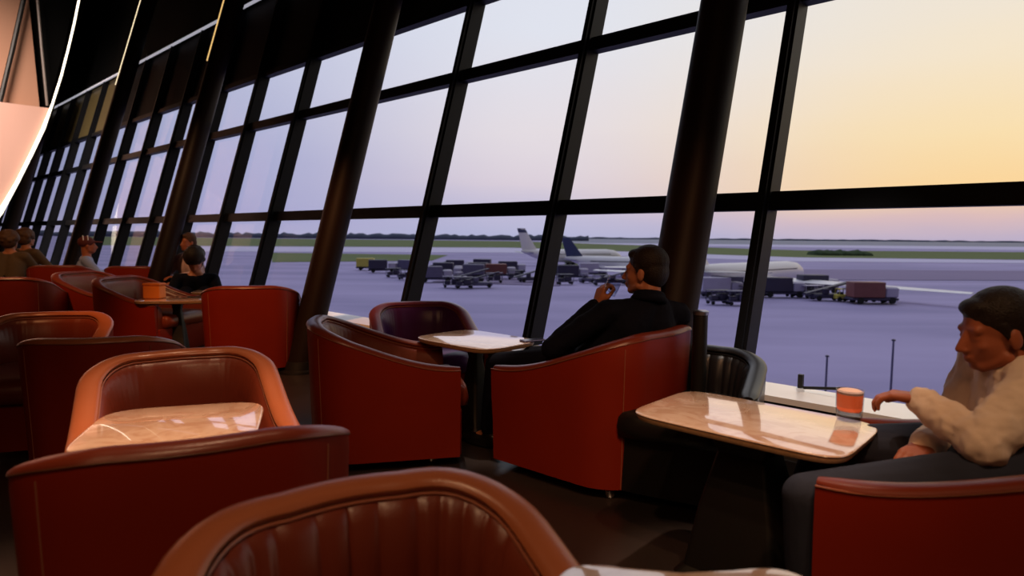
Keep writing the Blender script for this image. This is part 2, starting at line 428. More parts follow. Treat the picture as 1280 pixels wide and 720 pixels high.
def make_chair(name='tub_chair', w=0.84, d=0.78, zb=0.767, za=0.545, mo=None, mi=None, mrim=None, mwelt=None, flat=0.16, channels=26):
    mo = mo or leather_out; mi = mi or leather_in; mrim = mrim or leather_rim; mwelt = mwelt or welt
    t = empty(name)
    P, nr, u, L = outline(w, d)
    # refine the path for the channels
    def refine(k):
        PP, NN, UU, LL = [], [], [], []
        for i in range(len(P)-1):
            for j in range(k):
                f = j/k
                PP.append(P[i].lerp(P[i+1], f)); NN.append(nr[i].lerp(nr[i+1], f).normalized())
                UU.append(u[i]+(u[i+1]-u[i])*f); LL.append(L[i]+(L[i+1]-L[i])*f)
        PP.append(P[-1]); NN.append(nr[-1]); UU.append(u[-1]); LL.append(L[-1])
        return PP, NN, UU, LL
    zr = lambda uu: za + (zb-za)*(1-sm((uu-flat)/(0.97-flat)))
    # outer shell
    bm = bmesh.new(); rings = []
    for p, q, uu in zip(P, nr, u):
        z = zr(uu)
        prof = [(0.045, 0.05), (0.022, 0.055), (0.016, 0.25), (0.004, z-0.16), (0.0, z-0.05), (0.001, z-0.018),
                (0.03, z-0.016), (0.03, z-0.16), (0.045, 0.25)]
        rings.append([p - q*a + Vector((0, 0, zz)) for a, zz in prof])
    loft(bm, rings); obj('shell', bm, mo, t)
    # padded rim
    bm = bmesh.new(); rings = []
    P2, N2, U2, L2 = refine(2)
    for i, (p, q, uu) in enumerate(zip(P2, N2, U2)):
        z = zr(uu)-0.014; f = 1.0
        e = min(i, len(P2)-1-i)
        if e < 3: f = (0.55, 0.85, 0.96)[e]
        rings.append([p - q*(0.036 - 0.040*f*cos(a)) + Vector((0, 0, z + 0.020*f*sin(a)*(1 if sin(a) > 0 else (0.30 if cos(a) > 0.1 else 1.1)))) for a in [2*pi*k/14 for k in range(14)]])
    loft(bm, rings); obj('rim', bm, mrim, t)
    # welts along both edges of the rim
    bm = bmesh.new()
    for off, dz_ in ((-0.0005, 0.0165), (0.074, 0.030)):
        tube(bm, [p - q*off + Vector((0, 0, zr(uu)-dz_)) for p, q, uu in zip(P2, N2, U2)], 0.0036, 6)
    for i in (7+4, len(P)-1-11):
        p, q, uu = P[i], nr[i], u[i]; z = zr(uu)
        tube(bm, [p - q*0.021 + Vector((0, 0, 0.06)), p - q*0.015 + Vector((0, 0, 0.25)), p - q*0.003 + Vector((0, 0, z-0.16)), p + q*0.0005 + Vector((0, 0, z-0.04))], 0.0022, 5)
    obj('welt', bm, mwelt, t)
    # channelled inner padding
    bm = bmesh.new(); rings = []
    P3, N3, U3, L3 = refine(5)
    pitch = L[-1]/max(1, channels)
    for p, q, uu, l in zip(P3, N3, U3, L3):
        z = zr(uu); g = abs(sin(pi*l/pitch))**0.5*0.013 if channels else 0.010
        th = 0.082 + g
        rings.append([p - q*a + Vector((0, 0, zz)) for a, zz in ((0.045, 0.30), (0.045, z-0.024), (0.070, z-0.028), (th+0.004, z-0.065), (th+0.022, z-0.16), (th+0.03, 0.42), (th+0.03, 0.30))])
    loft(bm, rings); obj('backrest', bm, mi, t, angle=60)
    # seat cushion and base
    def plan(inset, y1, R=0.17):
        hx, hy = w/2-inset, d/2-inset
        tw = lambda y: 1-0.07*(d/2-y)/d
        pts = [(hx, y1), (hx, -hy+R)]
        for k in range(1, 8):
            a = pi/2*k/7; pts.append((hx-R+R*cos(a), -hy+R-R*sin(a)))
        pts = [(x*tw(y), y) for x, y in pts]
        lf = [(-x, y) for x, y in pts][::-1]
        front = [(-hx*0.97, y1+0.018), (-hx*0.6, y1+0.03), (0, y1+0.034), (hx*0.6, y1+0.03), (hx*0.97, y1+0.018)]
        return pts + lf + front
    bm = bmesh.new(); rings = []
    for ins, z, yo in ((0.125, 0.305, -0.02), (0.112, 0.315, 0.0), (0.108, 0.36, 0.008), (0.112, 0.40, 0.0), (0.125, 0.422, -0.02), (0.20, 0.437, -0.09), (0.30, 0.442, -0.18)):
        rings.append([Vector((x, y, z)) for x, y in plan(ins, d/2+0.035+yo, max(0.04, 0.17-ins*0.3))])
    loft(bm, rings); obj('seat_cushion', bm, mi, t, angle=60)
    bm = bmesh.new(); rings = []
    for ins, z in ((0.06, 0.055), (0.055, 0.06), (0.05, 0.298), (0.055, 0.303)):
        rings.append([Vector((x, y, z)) for x, y in plan(ins, d/2-0.005, 0.17)])
    loft(bm, rings); obj('seat_base', bm, mo, t)
    # chrome casters
    for sx, sy in ((1, 1), (-1, 1), (1, -1), (-1, -1)):
        cx, cy = sx*(w/2-0.14), sy*(d/2-0.14)
        bm = bmesh.new()
        lathe(bm, [(0.004, 0.0), (0.022, 0.004), (0.027, 0.018), (0.025, 0.034), (0.013, 0.044), (0.011, 0.058), (0.03, 0.060), (0.03, 0.066), (0.002, 0.066)], 16, (cx, cy, 0))
        obj('glide', bm, chrome, t)
    return t

rim_dark = mat('dark red rim leather', (0.20, 0.032, 0.014, 1), 0.32, var=0.25, vscale=4, bump=0.1, bscale=200, spec=0.45)
proto_back = make_chair(zb=0.762, za=0.545, mrim=rim_dark, channels=0)
proto_low = make_chair(w=0.74, d=0.74, zb=0.70, za=0.51, flat=0.2, channels=0)
proto_channel = make_chair(w=0.74, d=0.74, zb=0.70, za=0.51, flat=0.2)
proto_black = make_chair(w=0.70, d=0.66, zb=0.64, za=0.55, mo=leather_blk, mi=leather_blk, mrim=leather_blk, mwelt=leather_blk)
used = set()
def chair(proto, x, y, fx, fy, label, group='red leather tub chairs', sc=1.0):
    """centre x,y; facing direction fx,fy"""
    if proto.name in used: c = copy_tree(proto)
    else: c = proto; used.add(proto.name)
    c.location = (x, y, 0); c.rotation_euler = (0, 0, atan2(fy, fx)-pi/2)
    if sc != 1.0: c.scale = (sc, sc, sc)
    tag(c, label, 'chair', group)
    return c
def from_back(x, y, fx, fy, d=0.74):
    L = sqrt(fx*fx+fy*fy); return x + fx/L*d/2, y + fy/L*d/2

# 1 the suited man's chair
MC = (0.46, 3.22); MF = (-0.75, 0.66)
chair(proto_back, MC[0], MC[1], MF[0], MF[1], 'red leather tub chair the man in the dark suit sits in, seen from behind')
C1P = (-0.72, 3.48); C1F = (0.97, 0.24)
chair(proto_back, C1P[0], C1P[1], C1F[0], C1F[1], 'empty red tub chair left of the suited man, seen from its side', sc=0.97)
sky_tinted = mat('dark plum leather', (0.10, 0.022, 0.13, 1), 0.32, var=0.3, vscale=4, bump=0.12, bscale=200, spec=0.6)  # purple of the reflected sky, put into the leather colour
proto_sky_tinted = make_chair(w=0.76, d=0.74, zb=0.70, za=0.51, flat=0.2, channels=0, mi=sky_tinted, mrim=mat('plum rim leather', (0.26, 0.06, 0.09, 1), 0.3, var=0.2, spec=0.5))
chair(proto_sky_tinted, -0.62, 4.42, 0.32, -0.95, 'empty tub chair by the window behind the white topped table, painted sky tint inside')
chair(proto_black, 0.86, 3.0, -0.45, -0.89, 'black leather chair between the right table and the window', None)
C2P = (1.39, 1.77); C2F = (-0.8, 0.6)
chair(proto_back, C2P[0], C2P[1], C2F[0], C2F[1], 'red tub chair at the right edge, the man in the cream shirt sits in it')
x, y = from_back(-0.35, 1.255, 0.50, -0.87)
chair(proto_channel, x, y, 0.50, -0.87, 'large foreground tub chair with tan padded rim and stitched channels, bottom centre')
x, y = from_back(-0.70, 1.36, -0.43, 0.90, 0.78)
chair(proto_back, x, y, -0.43, 0.90, 'dark red tub chair seen from behind, in front of the peach marble table', sc=0.96)
x, y = from_back(-1.43, 2.70, 0.50, -0.87)
chair(proto_low, x, y, 0.50, -0.87, 'tub chair with tan rim facing the camera behind the peach marble table')
x, y = from_back(-2.0, 2.92, -0.25, 0.97)
chair(proto_low, x, y, -0.25, 0.97, 'dark red tub chair back at the left edge, behind the tan rimmed chair')
x, y = from_back(-2.85, 3.95, 0.3, -0.95)
chair(proto_low, x, y, 0.3, -0.95, 'tub chair with rounded tan rim facing the camera at the left edge')
x, y = from_back(-2.22, 5.28, -0.25, 0.97)
chair(proto_back, x, y, -0.25, 0.97, 'bright red tub chair back standing alone near the second column')
chair(proto_back, -3.62, 6.25, 0.98, -0.15, 'red tub chair turned right, left of the bright red chair back')
chair(proto_back, -4.55, 7.0, 0.98, -0.2, 'red tub chair turned right, half hidden behind another one turned right')
x, y = from_back(-3.85, 7.65, 0.25, -0.97)
chair(proto_low, x, y, 0.25, -0.97, 'small far tub chair with the hunched dark figure sitting in it', sc=0.9)
x, y = from_back(-6.0, 8.3, -0.3, 0.95)
chair(proto_back, x, y, -0.3, 0.95, 'red tub chair back with a rounded corner below the guest in the cap')
x, y = from_back(-7.3, 8.7, -0.3, 0.95)
chair(proto_back, x, y, -0.3, 0.95, 'far red tub chair under the two curly haired guests')
x, y = from_back(-5.0, 8.25, -0.1, 0.99)
chair(proto_back, x, y, -0.1, 0.99, 'far dark red flat topped chair back, right of the guest in the cap')
x, y = from_back(-4.9, 6.0, -0.3, 0.95)
chair(proto_back, x, y, -0.3, 0.95, 'dark red tub chair cut by the left edge, under the far chair backs')

# ------------------------------------------------------------ tables
def make_table(sx=0.33, sy=0.25, zt=0.575, foot=0.20, topw=0.06, con=0.0, ex=5.0):
    t = empty('lounge_table')
    def pl(k, e=ex, con=con):
        out = []
        for i in range(64):
            a = 2*pi*i/64; c, s_ = cos(a), sin(a)
            yy = abs(s_)**(2/e); out.append(((sx-k-con*(1-yy**2)**2)*abs(c)**(2/e)*(1 if c >= 0 else -1), (sy-k)*yy*(1 if s_ >= 0 else -1)))
        return out
    bm = bmesh.new(); rings = []
    for k, z in ((0.004, zt-0.006), (0.0, zt-0.004), (0.002, zt-0.001), (0.006, zt)):
        rings.append([Vector((x, y, z)) for x, y in pl(k)])
    loft(bm, rings); obj('tabletop', bm, marble_m, t, angle=50)
    bm = bmesh.new(); rings = []
    for k, z in ((0.03, zt-0.034), (0.008, zt-0.026), (0.003, zt-0.014), (0.004, zt-0.0065)):
        rings.append([Vector((x, y, z)) for x, y in pl(k)])
    loft(bm, rings); obj('edge_band', bm, edge_m, t)
    bm = bmesh.new(); rings = []
    for h, z, r in ((foot, 0.0, 0.03), (foot, 0.025, 0.03), (foot*0.86, 0.05, 0.025), (topw+(foot-topw)*0.45, 0.25, 0.02), (topw, 0.46, 0.015), (topw*1.3, 0.53, 0.015), (topw*1.6, zt-0.035, 0.015)):
        rings.append([Vector((x, y, z)) for x, y in rrect(h, h, r)])
    loft(bm, rings); obj('pedestal', bm, black_metal, t, angle=30)
    return t
def table(proto, x, y, dx, dy, label):
    if proto.name in used: c = copy_tree(proto)
    else: c = proto; used.add(proto.name)
    c.location = (x, y, 0); c.rotation_euler = (0, 0, atan2(dy, dx))
    tag(c, label, 'table', 'marble lounge tables')
    return c
tab_wide = make_table(0.36, 0.245, foot=0.19, topw=0.085, ex=6.5)
tab = make_table(0.33, 0.25, foot=0.10, topw=0.035)
tab_short = make_table(0.262, 0.25, foot=0.10, topw=0.035)
tab_near = make_table(0.34, 0.245, zt=0.60, foot=0.12, topw=0.035, con=0.045)
table(tab_wide, 0.84, 2.165, -D.x, -D.y, 'marble table at right with the lit drinking glass, stripes reflected in its top')
table(tab, -0.22, 3.83, D.x, D.y, 'white topped marble table beside the suited man')
table(tab_short, -1.10, 2.03, 0.95, 0.30, 'peach lit marble table between the two facing chairs at left')
table(tab_near, 0.305, 0.80, 0.02, 1.0, 'table corner peeking in at the bottom centre edge')
table(tab, -3.15, 6.95, 0.97, 0.2, 'far pale table in front of the hunched dark figure')
table(tab, -3.22, 6.05, 0.97, 0.2, 'far golden lit table with an orange stand-in for a lit chair on it')

# ------------------------------------------------------------ sky
def sky():
    w = bpy.data.worlds.new('dusk sky'); SC.world = w; w.use_nodes = True
    nt = w.node_tree; bg = nt.nodes['Background']
    tc = nt.nodes.new('ShaderNodeTexCoord'); sp = nt.nodes.new('ShaderNodeSeparateXYZ')
    rot = nt.nodes.new('ShaderNodeMapping'); rot.vector_type = 'POINT'; rot.inputs['Rotation'].default_value = (0, 0, -YAW)
    nt.links.new(tc.outputs['Generated'], rot.inputs[0]); nt.links.new(rot.outputs[0], sp.inputs[0])
    def math_(op, a, b=None):
        n = nt.nodes.new('ShaderNodeMath'); n.operation = op
        for i, v in enumerate((a, b)):
            if v is None: continue
            if hasattr(v, 'links'): nt.links.new(v, n.inputs[i])
            else: n.inputs[i].default_value = v
        return n.outputs[0]
    def ramp(stops, fac):
        r = nt.nodes.new('ShaderNodeValToRGB'); cr = r.color_ramp
        cr.elements[0].position = stops[0][0]; cr.elements[0].color = stops[0][1]
        cr.elements[1].position = stops[-1][0]; cr.elements[1].color = stops[-1][1]
        for p, c in stops[1:-1]:
            e = cr.elements.new(p); e.color = c
        nt.links.new(fac, r.inputs[0]); return r.outputs[0]
    el = math_('MAXIMUM', sp.outputs[2], 0.0)
    xx = math_('MULTIPLY', sp.outputs[0], sp.outputs[0]); yy = math_('MULTIPLY', sp.outputs[1], sp.outputs[1])
    hyp = math_('SQRT', math_('ADD', math_('ADD', xx, yy), 1e-6))
    az = math_('DIVIDE', sp.outputs[0], hyp)
    nz = nt.nodes.new('ShaderNodeTexNoise'); nz.inputs['Scale'].default_value = 3.0; nz.inputs['Detail'].default_value = 3
    mp = nt.nodes.new('ShaderNodeMapping'); mp.inputs['Scale'].default_value = (1, 1, 4)
    nt.links.new(rot.outputs[0], mp.inputs[0]); nt.links.new(mp.outputs[0], nz.inputs['Vector'])
    el2 = math_('MAXIMUM', math_('ADD', el, math_('MULTIPLY', math_('SUBTRACT', nz.outputs['Fac'], 0.5), 0.05)), 0.0)
    cool = ramp([(0.0, rgb(178, 174, 208)), (0.03, rgb(168, 168, 208)), (0.10, rgb(172, 176, 214)), (0.20, rgb(190, 194, 224)), (0.32, rgb(208, 214, 236)), (1.0, rgb(215, 222, 240))], el2)
    mid = ramp([(0.0, rgb(180, 182, 214)), (0.03, rgb(194, 190, 216)), (0.08, rgb(222, 210, 220)), (0.16, rgb(232, 224, 228)), (0.30, rgb(228, 231, 240)), (1.0, rgb(222, 229, 244))], el2)
    warm = ramp([(0.0, rgb(192, 178, 200)), (0.03, rgb(222, 190, 188)), (0.065, rgb(254, 216, 156)), (0.14, rgb(253, 226, 176)), (0.24, rgb(248, 232, 204)), (0.36, rgb(238, 232, 222)), (1.0, rgb(220, 225, 236))], el2)
    def mr(lo, hi):
        n = nt.nodes.new('ShaderNodeMapRange'); n.interpolation_type = 'SMOOTHSTEP'
        n.inputs['From Min'].default_value = lo; n.inputs['From Max'].default_value = hi
        nt.links.new(az, n.inputs[0]); return n.outputs[0]
    def mixc(f, a, b):
        n = nt.nodes.new('ShaderNodeMix'); n.data_type = 'RGBA'
        nt.links.new(f, n.inputs[0]); nt.links.new(a, n.inputs[6]); nt.links.new(b, n.inputs[7]); return n.outputs[2]
    c = mixc(mr(0.02, 0.62), mixc(mr(-0.45, 0.05), cool, mid), warm)
    # behind the building the evening sky is dark
    back = mr2 = nt.nodes.new('ShaderNodeMapRange'); mr2.inputs['From Min'].default_value = -0.35; mr2.inputs['From Max'].default_value = 0.05
    mr2.inputs['To Min'].default_value = 0.25; mr2.inputs['To Max'].default_value = 1.0
    nt.links.new(sp.outputs[1], mr2.inputs[0])
    nt.links.new(c, bg.inputs['Color']); nt.links.new(mr2.outputs[0], bg.inputs['Strength'])
sky()

# ------------------------------------------------------------ outdoors
GZ = -8.0
def gp(x, y): return at_z(x, y, GZ)
def ground_mat():
    m = bpy.data.materials.new('apron concrete'); m.use_nodes = True; nt = m.node_tree; b = nt.nodes['Principled BSDF']
    tc = nt.nodes.new('ShaderNodeTexCoord')
    mp = nt.nodes.new('ShaderNodeMapping'); mp.inputs['Scale'].default_value = (0.02, 0.07, 1)
    nt.links.new(tc.outputs['Object'], mp.inputs[0])
    nz = nt.nodes.new('ShaderNodeTexNoise'); nz.inputs['Scale'].default_value = 1.0; nz.inputs['Detail'].default_value = 6
    nt.links.new(mp.outputs[0], nz.inputs['Vector'])
    r = nt.nodes.new('ShaderNodeValToRGB')
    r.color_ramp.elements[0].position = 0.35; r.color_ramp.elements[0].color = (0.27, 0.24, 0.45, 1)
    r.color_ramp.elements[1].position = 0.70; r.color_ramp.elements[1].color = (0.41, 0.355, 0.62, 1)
    nt.links.new(nz.outputs['Fac'], r.inputs[0]); nt.links.new(r.outputs[0], b.inputs['Base Color'])
    b.inputs['Roughness'].default_value = 0.8; b.inputs['Specular IOR Level'].default_value = 0.2
    return m
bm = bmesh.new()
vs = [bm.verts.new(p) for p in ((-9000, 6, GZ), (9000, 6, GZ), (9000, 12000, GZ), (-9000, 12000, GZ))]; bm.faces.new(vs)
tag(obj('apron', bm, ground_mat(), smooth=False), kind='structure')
def patch(name, pts, m, dz, label, cat, kind='structure'):
    dz *= 0.2; bm = bmesh.new(); A = [bm.verts.new((x, y, GZ+dz)) for x, y in pts]; B = [bm.verts.new((x, y, GZ+dz+0.04)) for x, y in pts]
    bm.faces.new(A); bm.faces.new(B[::-1])
    for i in range(len(pts)):
        j = (i+1) % len(pts); bm.faces.new((A[i], A[j], B[j], B[i]))
    o = obj(name, bm, m, smooth=False); o['kind'] = kind
    return o
def pq(*px): return [tuple(gp(x, y)[:2]) for x, y in px]
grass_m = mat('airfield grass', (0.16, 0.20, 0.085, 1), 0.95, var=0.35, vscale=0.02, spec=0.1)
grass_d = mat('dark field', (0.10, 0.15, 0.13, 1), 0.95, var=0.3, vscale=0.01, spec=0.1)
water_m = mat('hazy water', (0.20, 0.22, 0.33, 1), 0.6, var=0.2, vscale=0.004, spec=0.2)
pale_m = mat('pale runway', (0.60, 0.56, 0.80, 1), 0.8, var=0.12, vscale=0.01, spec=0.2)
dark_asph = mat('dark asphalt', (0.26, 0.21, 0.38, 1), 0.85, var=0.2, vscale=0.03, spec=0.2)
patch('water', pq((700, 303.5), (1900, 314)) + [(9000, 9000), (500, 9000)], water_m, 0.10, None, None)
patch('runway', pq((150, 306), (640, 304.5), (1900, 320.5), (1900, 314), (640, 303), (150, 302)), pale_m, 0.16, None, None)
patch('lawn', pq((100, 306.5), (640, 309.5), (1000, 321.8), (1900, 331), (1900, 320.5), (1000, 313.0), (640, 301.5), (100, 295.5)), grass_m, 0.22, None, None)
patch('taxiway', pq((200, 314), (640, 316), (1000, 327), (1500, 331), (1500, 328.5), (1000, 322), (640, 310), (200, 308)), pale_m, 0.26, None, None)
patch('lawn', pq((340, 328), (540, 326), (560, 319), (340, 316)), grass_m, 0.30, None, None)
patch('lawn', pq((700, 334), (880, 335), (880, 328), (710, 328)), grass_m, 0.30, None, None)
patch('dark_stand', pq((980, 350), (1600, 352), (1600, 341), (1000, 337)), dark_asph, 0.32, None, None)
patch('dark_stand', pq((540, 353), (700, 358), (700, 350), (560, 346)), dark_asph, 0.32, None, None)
# distant tree line
def treeline(name, x0, x1, y, h, m, label, seg=90):
    bm = bmesh.new(); rnd = random.Random(int(x0))
    prev = None; rings = []
    for i in range(seg+1):
        x = x0 + (x1-x0)*i/seg; hh = h*(0.55+0.45*rnd.random())
        rings.append([Vector((x, y-8, GZ)), Vector((x, y-6, GZ+hh*0.6)), Vector((x, y, GZ+hh)), Vector((x, y+8, GZ+hh*0.7)), Vector((x, y+10, GZ))])
    loft(bm, rings); o = obj(name, bm, m, smooth=True, angle=0); tag(o, label, 'trees', kind='stuff'); return o
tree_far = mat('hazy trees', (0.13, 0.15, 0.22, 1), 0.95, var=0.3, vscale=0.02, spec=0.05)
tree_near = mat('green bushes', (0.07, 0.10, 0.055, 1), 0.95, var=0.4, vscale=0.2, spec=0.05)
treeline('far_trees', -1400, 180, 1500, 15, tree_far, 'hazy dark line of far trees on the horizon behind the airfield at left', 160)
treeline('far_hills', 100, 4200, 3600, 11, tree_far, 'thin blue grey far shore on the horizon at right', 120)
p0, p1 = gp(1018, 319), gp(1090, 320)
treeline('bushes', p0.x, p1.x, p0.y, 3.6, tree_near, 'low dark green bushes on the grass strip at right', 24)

# airliners
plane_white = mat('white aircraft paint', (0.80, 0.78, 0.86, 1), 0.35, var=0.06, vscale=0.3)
plane_blue = mat('dark blue tail paint', (0.05, 0.06, 0.16, 1), 0.35, var=0.1)
plane_grey = mat('aircraft grey', (0.33, 0.33, 0.42, 1), 0.4, var=0.15)
win_dark = mat('cabin window', (0.02, 0.02, 0.04, 1), 0.2)
def airliner(loc, heading, Lf=34, R=2.0, span=17, fin_h=6.5, fin_mat=None, label='', dih=0.05, cap=None):
    t = empty('airliner', loc, heading)      # nose towards +Y
    zc = 2.1 + R*0.5
    bm = bmesh.new(); rings = []
    for f, r, dz in ((-0.5, 0.12, 1.2), (-0.46, 0.3, 1.0), (-0.38, 0.62, 0.55), (-0.26, 0.95, 0.1), (-0.15, 1, 0), (0.1, 1, 0), (0.34, 1, 0), (0.42, 0.88, -0.05), (0.465, 0.62, -0.2), (0.49, 0.35, -0.32), (0.5, 0.08, -0.4)):
        rings.append([Vector((R*r*cos(2*pi*k/20), f*Lf, zc + dz*R*0.6 + R*r*sin(2*pi*k/20))) for k in range(20)])
    loft(bm, rings); obj('fuselage', bm, plane_white, t)
    def wing(name, root, chord, tipoff, tchord, th, m):
        bm = bmesh.new(); out = []
        for c0, ch, tt in ((Vector(root), chord, th), (Vector(root)+Vector(tipoff), tchord, th*0.4)):
            flat_ = abs(tipoff[2]) < abs(tipoff[0])
            up_ = Vector((0, 0, 1)) if flat_ else Vector((1, 0, 0))
            out.append([c0 + Vector((0, ch*a, 0)) + up_*(tt*b_) for a, b_ in ((0.5, 0), (0.3, 0.5), (0, 0.55), (-0.5, 0.02), (-0.5, -0.02), (0, -0.35), (0.3, -0.4))])
        loft(bm, out); return obj(name, bm, m, t)
    for sx in (1, -1):
        wing('wing', (sx*R*0.7, 0.03*Lf, zc-R*0.55), 0.17*Lf, (sx*span, -0.13*Lf, span*dih), 0.045*Lf, 0.9, plane_white)
        wing('tailplane', (sx*R*0.3, -0.43*Lf, zc+R*0.35), 0.10*Lf, (sx*span*0.38, -0.05*Lf, 0.5), 0.04*Lf, 0.4, plane_grey)
        bm = bmesh.new(); ex, ey, ez = sx*(R+span*0.28), 0.07*Lf, zc-R*0.55-1.1
        rings = [[Vector((ex+q*cos(2*pi*k/14), ey+yy, ez+q*sin(2*pi*k/14))) for k in range(14)] for yy, q in ((-2.2, 0.45), (-1.2, 0.8), (0.6, 1.0), (1.5, 0.95), (1.55, 0.8))]
        loft(bm, rings); obj('engine', bm, plane_grey, t)
        bm = bmesh.new(); lathe(bm, [(0.01, 0), (0.5, 0.05), (0.5, 0.9), (0.15, 1.0), (0.12, zc-R*0.6), (0.01, zc-R*0.6)], 12, (sx*R*0.9, -0.02*Lf, 0)); obj('landing_gear', bm, black_metal, t)
    bm = bmesh.new(); lathe(bm, [(0.01, 0), (0.35, 0.05), (0.35, 0.7), (0.1, 0.8), (0.1, zc-R*0.8), (0.01, zc-R*0.8)], 12, (0, 0.38*Lf, 0)); obj('landing_gear', bm, black_metal, t)
    fm = fin_mat or plane_white
    wing('tail_fin', (0, -0.41*Lf, zc+R*0.5), 0.15*Lf, (0, -0.09*Lf, fin_h), 0.07*Lf, 0.5, fm)
    if cap: wing('fin_tip', (0, -0.41*Lf-0.075*Lf, zc+R*0.5+fin_h*0.84), 0.088*Lf, (0, -0.018*Lf, fin_h*0.18), 0.074*Lf, 0.36, cap)
    bm = bmesh.new()
    for sx in (1, -1):
        box(bm, (sx*R*0.93-0.08, -0.28*Lf, zc+0.42), (sx*R*0.93+0.08, 0.36*Lf, zc+0.60))
    obj('window_row', bm, win_dark, t)
    tag(t, label, 'airplane')
    return t
def gx(x, depth): return at_y(x, 300, depth).x
airliner((43.2, 114, GZ), -0.87, Lf=38, R=1.9, span=33, label='white airliner at right with a very long thin wing reaching right', dih=0.0, fin_h=5)
airliner((gx(784, 150), 150, GZ), -1.9, Lf=30, R=1.7, span=13, fin_h=5.2, fin_mat=plane_blue, label='airliner with a dark blue tail fin just right of the centre mullion')
airliner((gx(716, 205), 205, GZ), -1.2, Lf=36, R=2.1, span=15, fin_h=7.4, cap=plane_blue, label='airliner with a broad white tail fin left of the dark blue one')

# ground vehicles
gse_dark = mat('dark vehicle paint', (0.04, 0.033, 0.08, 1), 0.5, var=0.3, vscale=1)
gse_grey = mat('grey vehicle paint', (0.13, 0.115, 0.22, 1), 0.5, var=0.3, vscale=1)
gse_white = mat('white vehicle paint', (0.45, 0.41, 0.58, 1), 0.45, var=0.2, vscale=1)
gse_yellow = mat('yellow vehicle paint', (0.62, 0.52, 0.10, 1), 0.5, var=0.2, vscale=1)
gse_red = mat('dull red vehicle paint', (0.22, 0.07, 0.07, 1), 0.5, var=0.3, vscale=1)
tyre = mat('tyre', (0.01, 0.01, 0.012, 1), 0.8)
def wheels(t, xs, hw, r=0.4):
    for x in xs:
        for sy in (-1, 1):
            bm = bmesh.new()
            rings = [[Vector((x+q*cos(2*pi*k/14), sy*hw+yy, r+q*sin(2*pi*k/14))) for k in range(14)] for yy, q in ((-0.14, r*0.9), (-0.1, r), (0.1, r), (0.14, r*0.9))]
            loft(bm, rings); obj('wheel', bm, tyre, t)
def chamfer(bm, a, b, c=0.08):
    x0, y0, z0 = a; x1, y1, z1 = b
    cx, cy = (x0+x1)/2, (y0+y1)/2; hx, hy = (x1-x0)/2, (y1-y0)/2
    loft(bm, [[Vector((cx+x, cy+y, z)) for x, y in rrect(hx-k, hy-k, c, 3)] for k, z in ((c, z0), (0, z0+c), (0, z1-c), (c, z1))])
def v_truck(m, m2):
    t = empty('service_truck')
    bm = bmesh.new(); chamfer(bm, (-3.4, -1.1, 0.5), (3.2, 1.1, 0.85)); obj('chassis', bm, gse_dark, t)
    bm = bmesh.new(); chamfer(bm, (-3.3, -1.15, 0.9), (1.2, 1.15, 3.1)); obj('cargo_box', bm, m, t)
    bm = bmesh.new(); chamfer(bm, (1.4, -1.05, 0.85), (3.2, 1.05, 2.4), 0.2); c = obj('cab', bm, m2, t)
    bm = bmesh.new(); box(bm, (3.14, -0.9, 1.6), (3.22, 0.9, 2.15)); obj('windscreen', bm, win_dark, c)
    wheels(t, (-2.2, 2.3), 1.0, 0.48); return t
def v_tug(m, m2=None):
    t = empty('baggage_tug')
    bm = bmesh.new(); chamfer(bm, (-1.4, -0.8, 0.3), (1.5, 0.8, 1.0), 0.12); obj('body', bm, m, t)
    bm = bmesh.new(); chamfer(bm, (-1.0, -0.7, 1.75), (0.3, 0.7, 1.85), 0.04)
    for x in (-0.95, 0.22):
        for y in (-0.62, 0.62): box(bm, (x, y-0.04, 1.0), (x+0.07, y+0.04, 1.78))
    obj('canopy', bm, m, t)
    bm = bmesh.new(); chamfer(bm, (-0.8, -0.5, 0.95), (-0.2, 0.5, 1.35), 0.08); obj('seat', bm, gse_dark, t)
    wheels(t, (-0.95, 1.0), 0.78, 0.34); return t
def v_cart(m, m2=None):
    t = empty('baggage_cart')
    bm = bmesh.new(); chamfer(bm, (-1.6, -0.8, 0.45), (1.6, 0.8, 0.6), 0.04); box(bm, (1.6, -0.04, 0.5), (2.5, 0.04, 0.56)); obj('deck', bm, gse_grey, t)
    bm = bmesh.new()
    for x in (-1.55, -0.02, 1.47):
        for y in (-0.75, 0.75): box(bm, (x, y-0.04, 0.6), (x+0.08, y+0.04, 1.9))
    chamfer(bm, (-1.65, -0.85, 1.88), (1.65, 0.85, 1.98), 0.04); obj('frame', bm, m, t)
    bm = bmesh.new(); chamfer(bm, (-1.3, -0.6, 0.62), (-0.3, 0.5, 1.2), 0.1); chamfer(bm, (-0.1, -0.5, 0.62), (1.2, 0.6, 1.5), 0.12); obj('luggage', bm, gse_dark, t)
    wheels(t, (-1.2, 1.2), 0.7, 0.25); return t
def v_loader(m, m2=None):
    t = empty('belt_loader')
    bm = bmesh.new(); chamfer(bm, (-2.6, -0.9, 0.35), (2.2, 0.9, 1.0), 0.12); obj('body', bm, m, t)
    bm = bmesh.new(); hexa(bm, [Vector(p) for p in ((-3.6, -0.5, 0.9), (3.4, -0.5, 2.6), (3.4, 0.5, 2.6), (-3.6, 0.5, 0.9), (-3.6, -0.5, 1.1), (3.4, -0.5, 2.85), (3.4, 0.5, 2.85), (-3.6, 0.5, 1.1))]); obj('conveyor', bm, gse_dark, t)
    bm = bmesh.new(); chamfer(bm, (-1.2, -0.95, 1.0), (-0.3, -0.55, 1.8), 0.06); obj('cab', bm, m, t)
    wheels(t, (-1.8, 1.6), 0.85, 0.38); return t
VP = {}
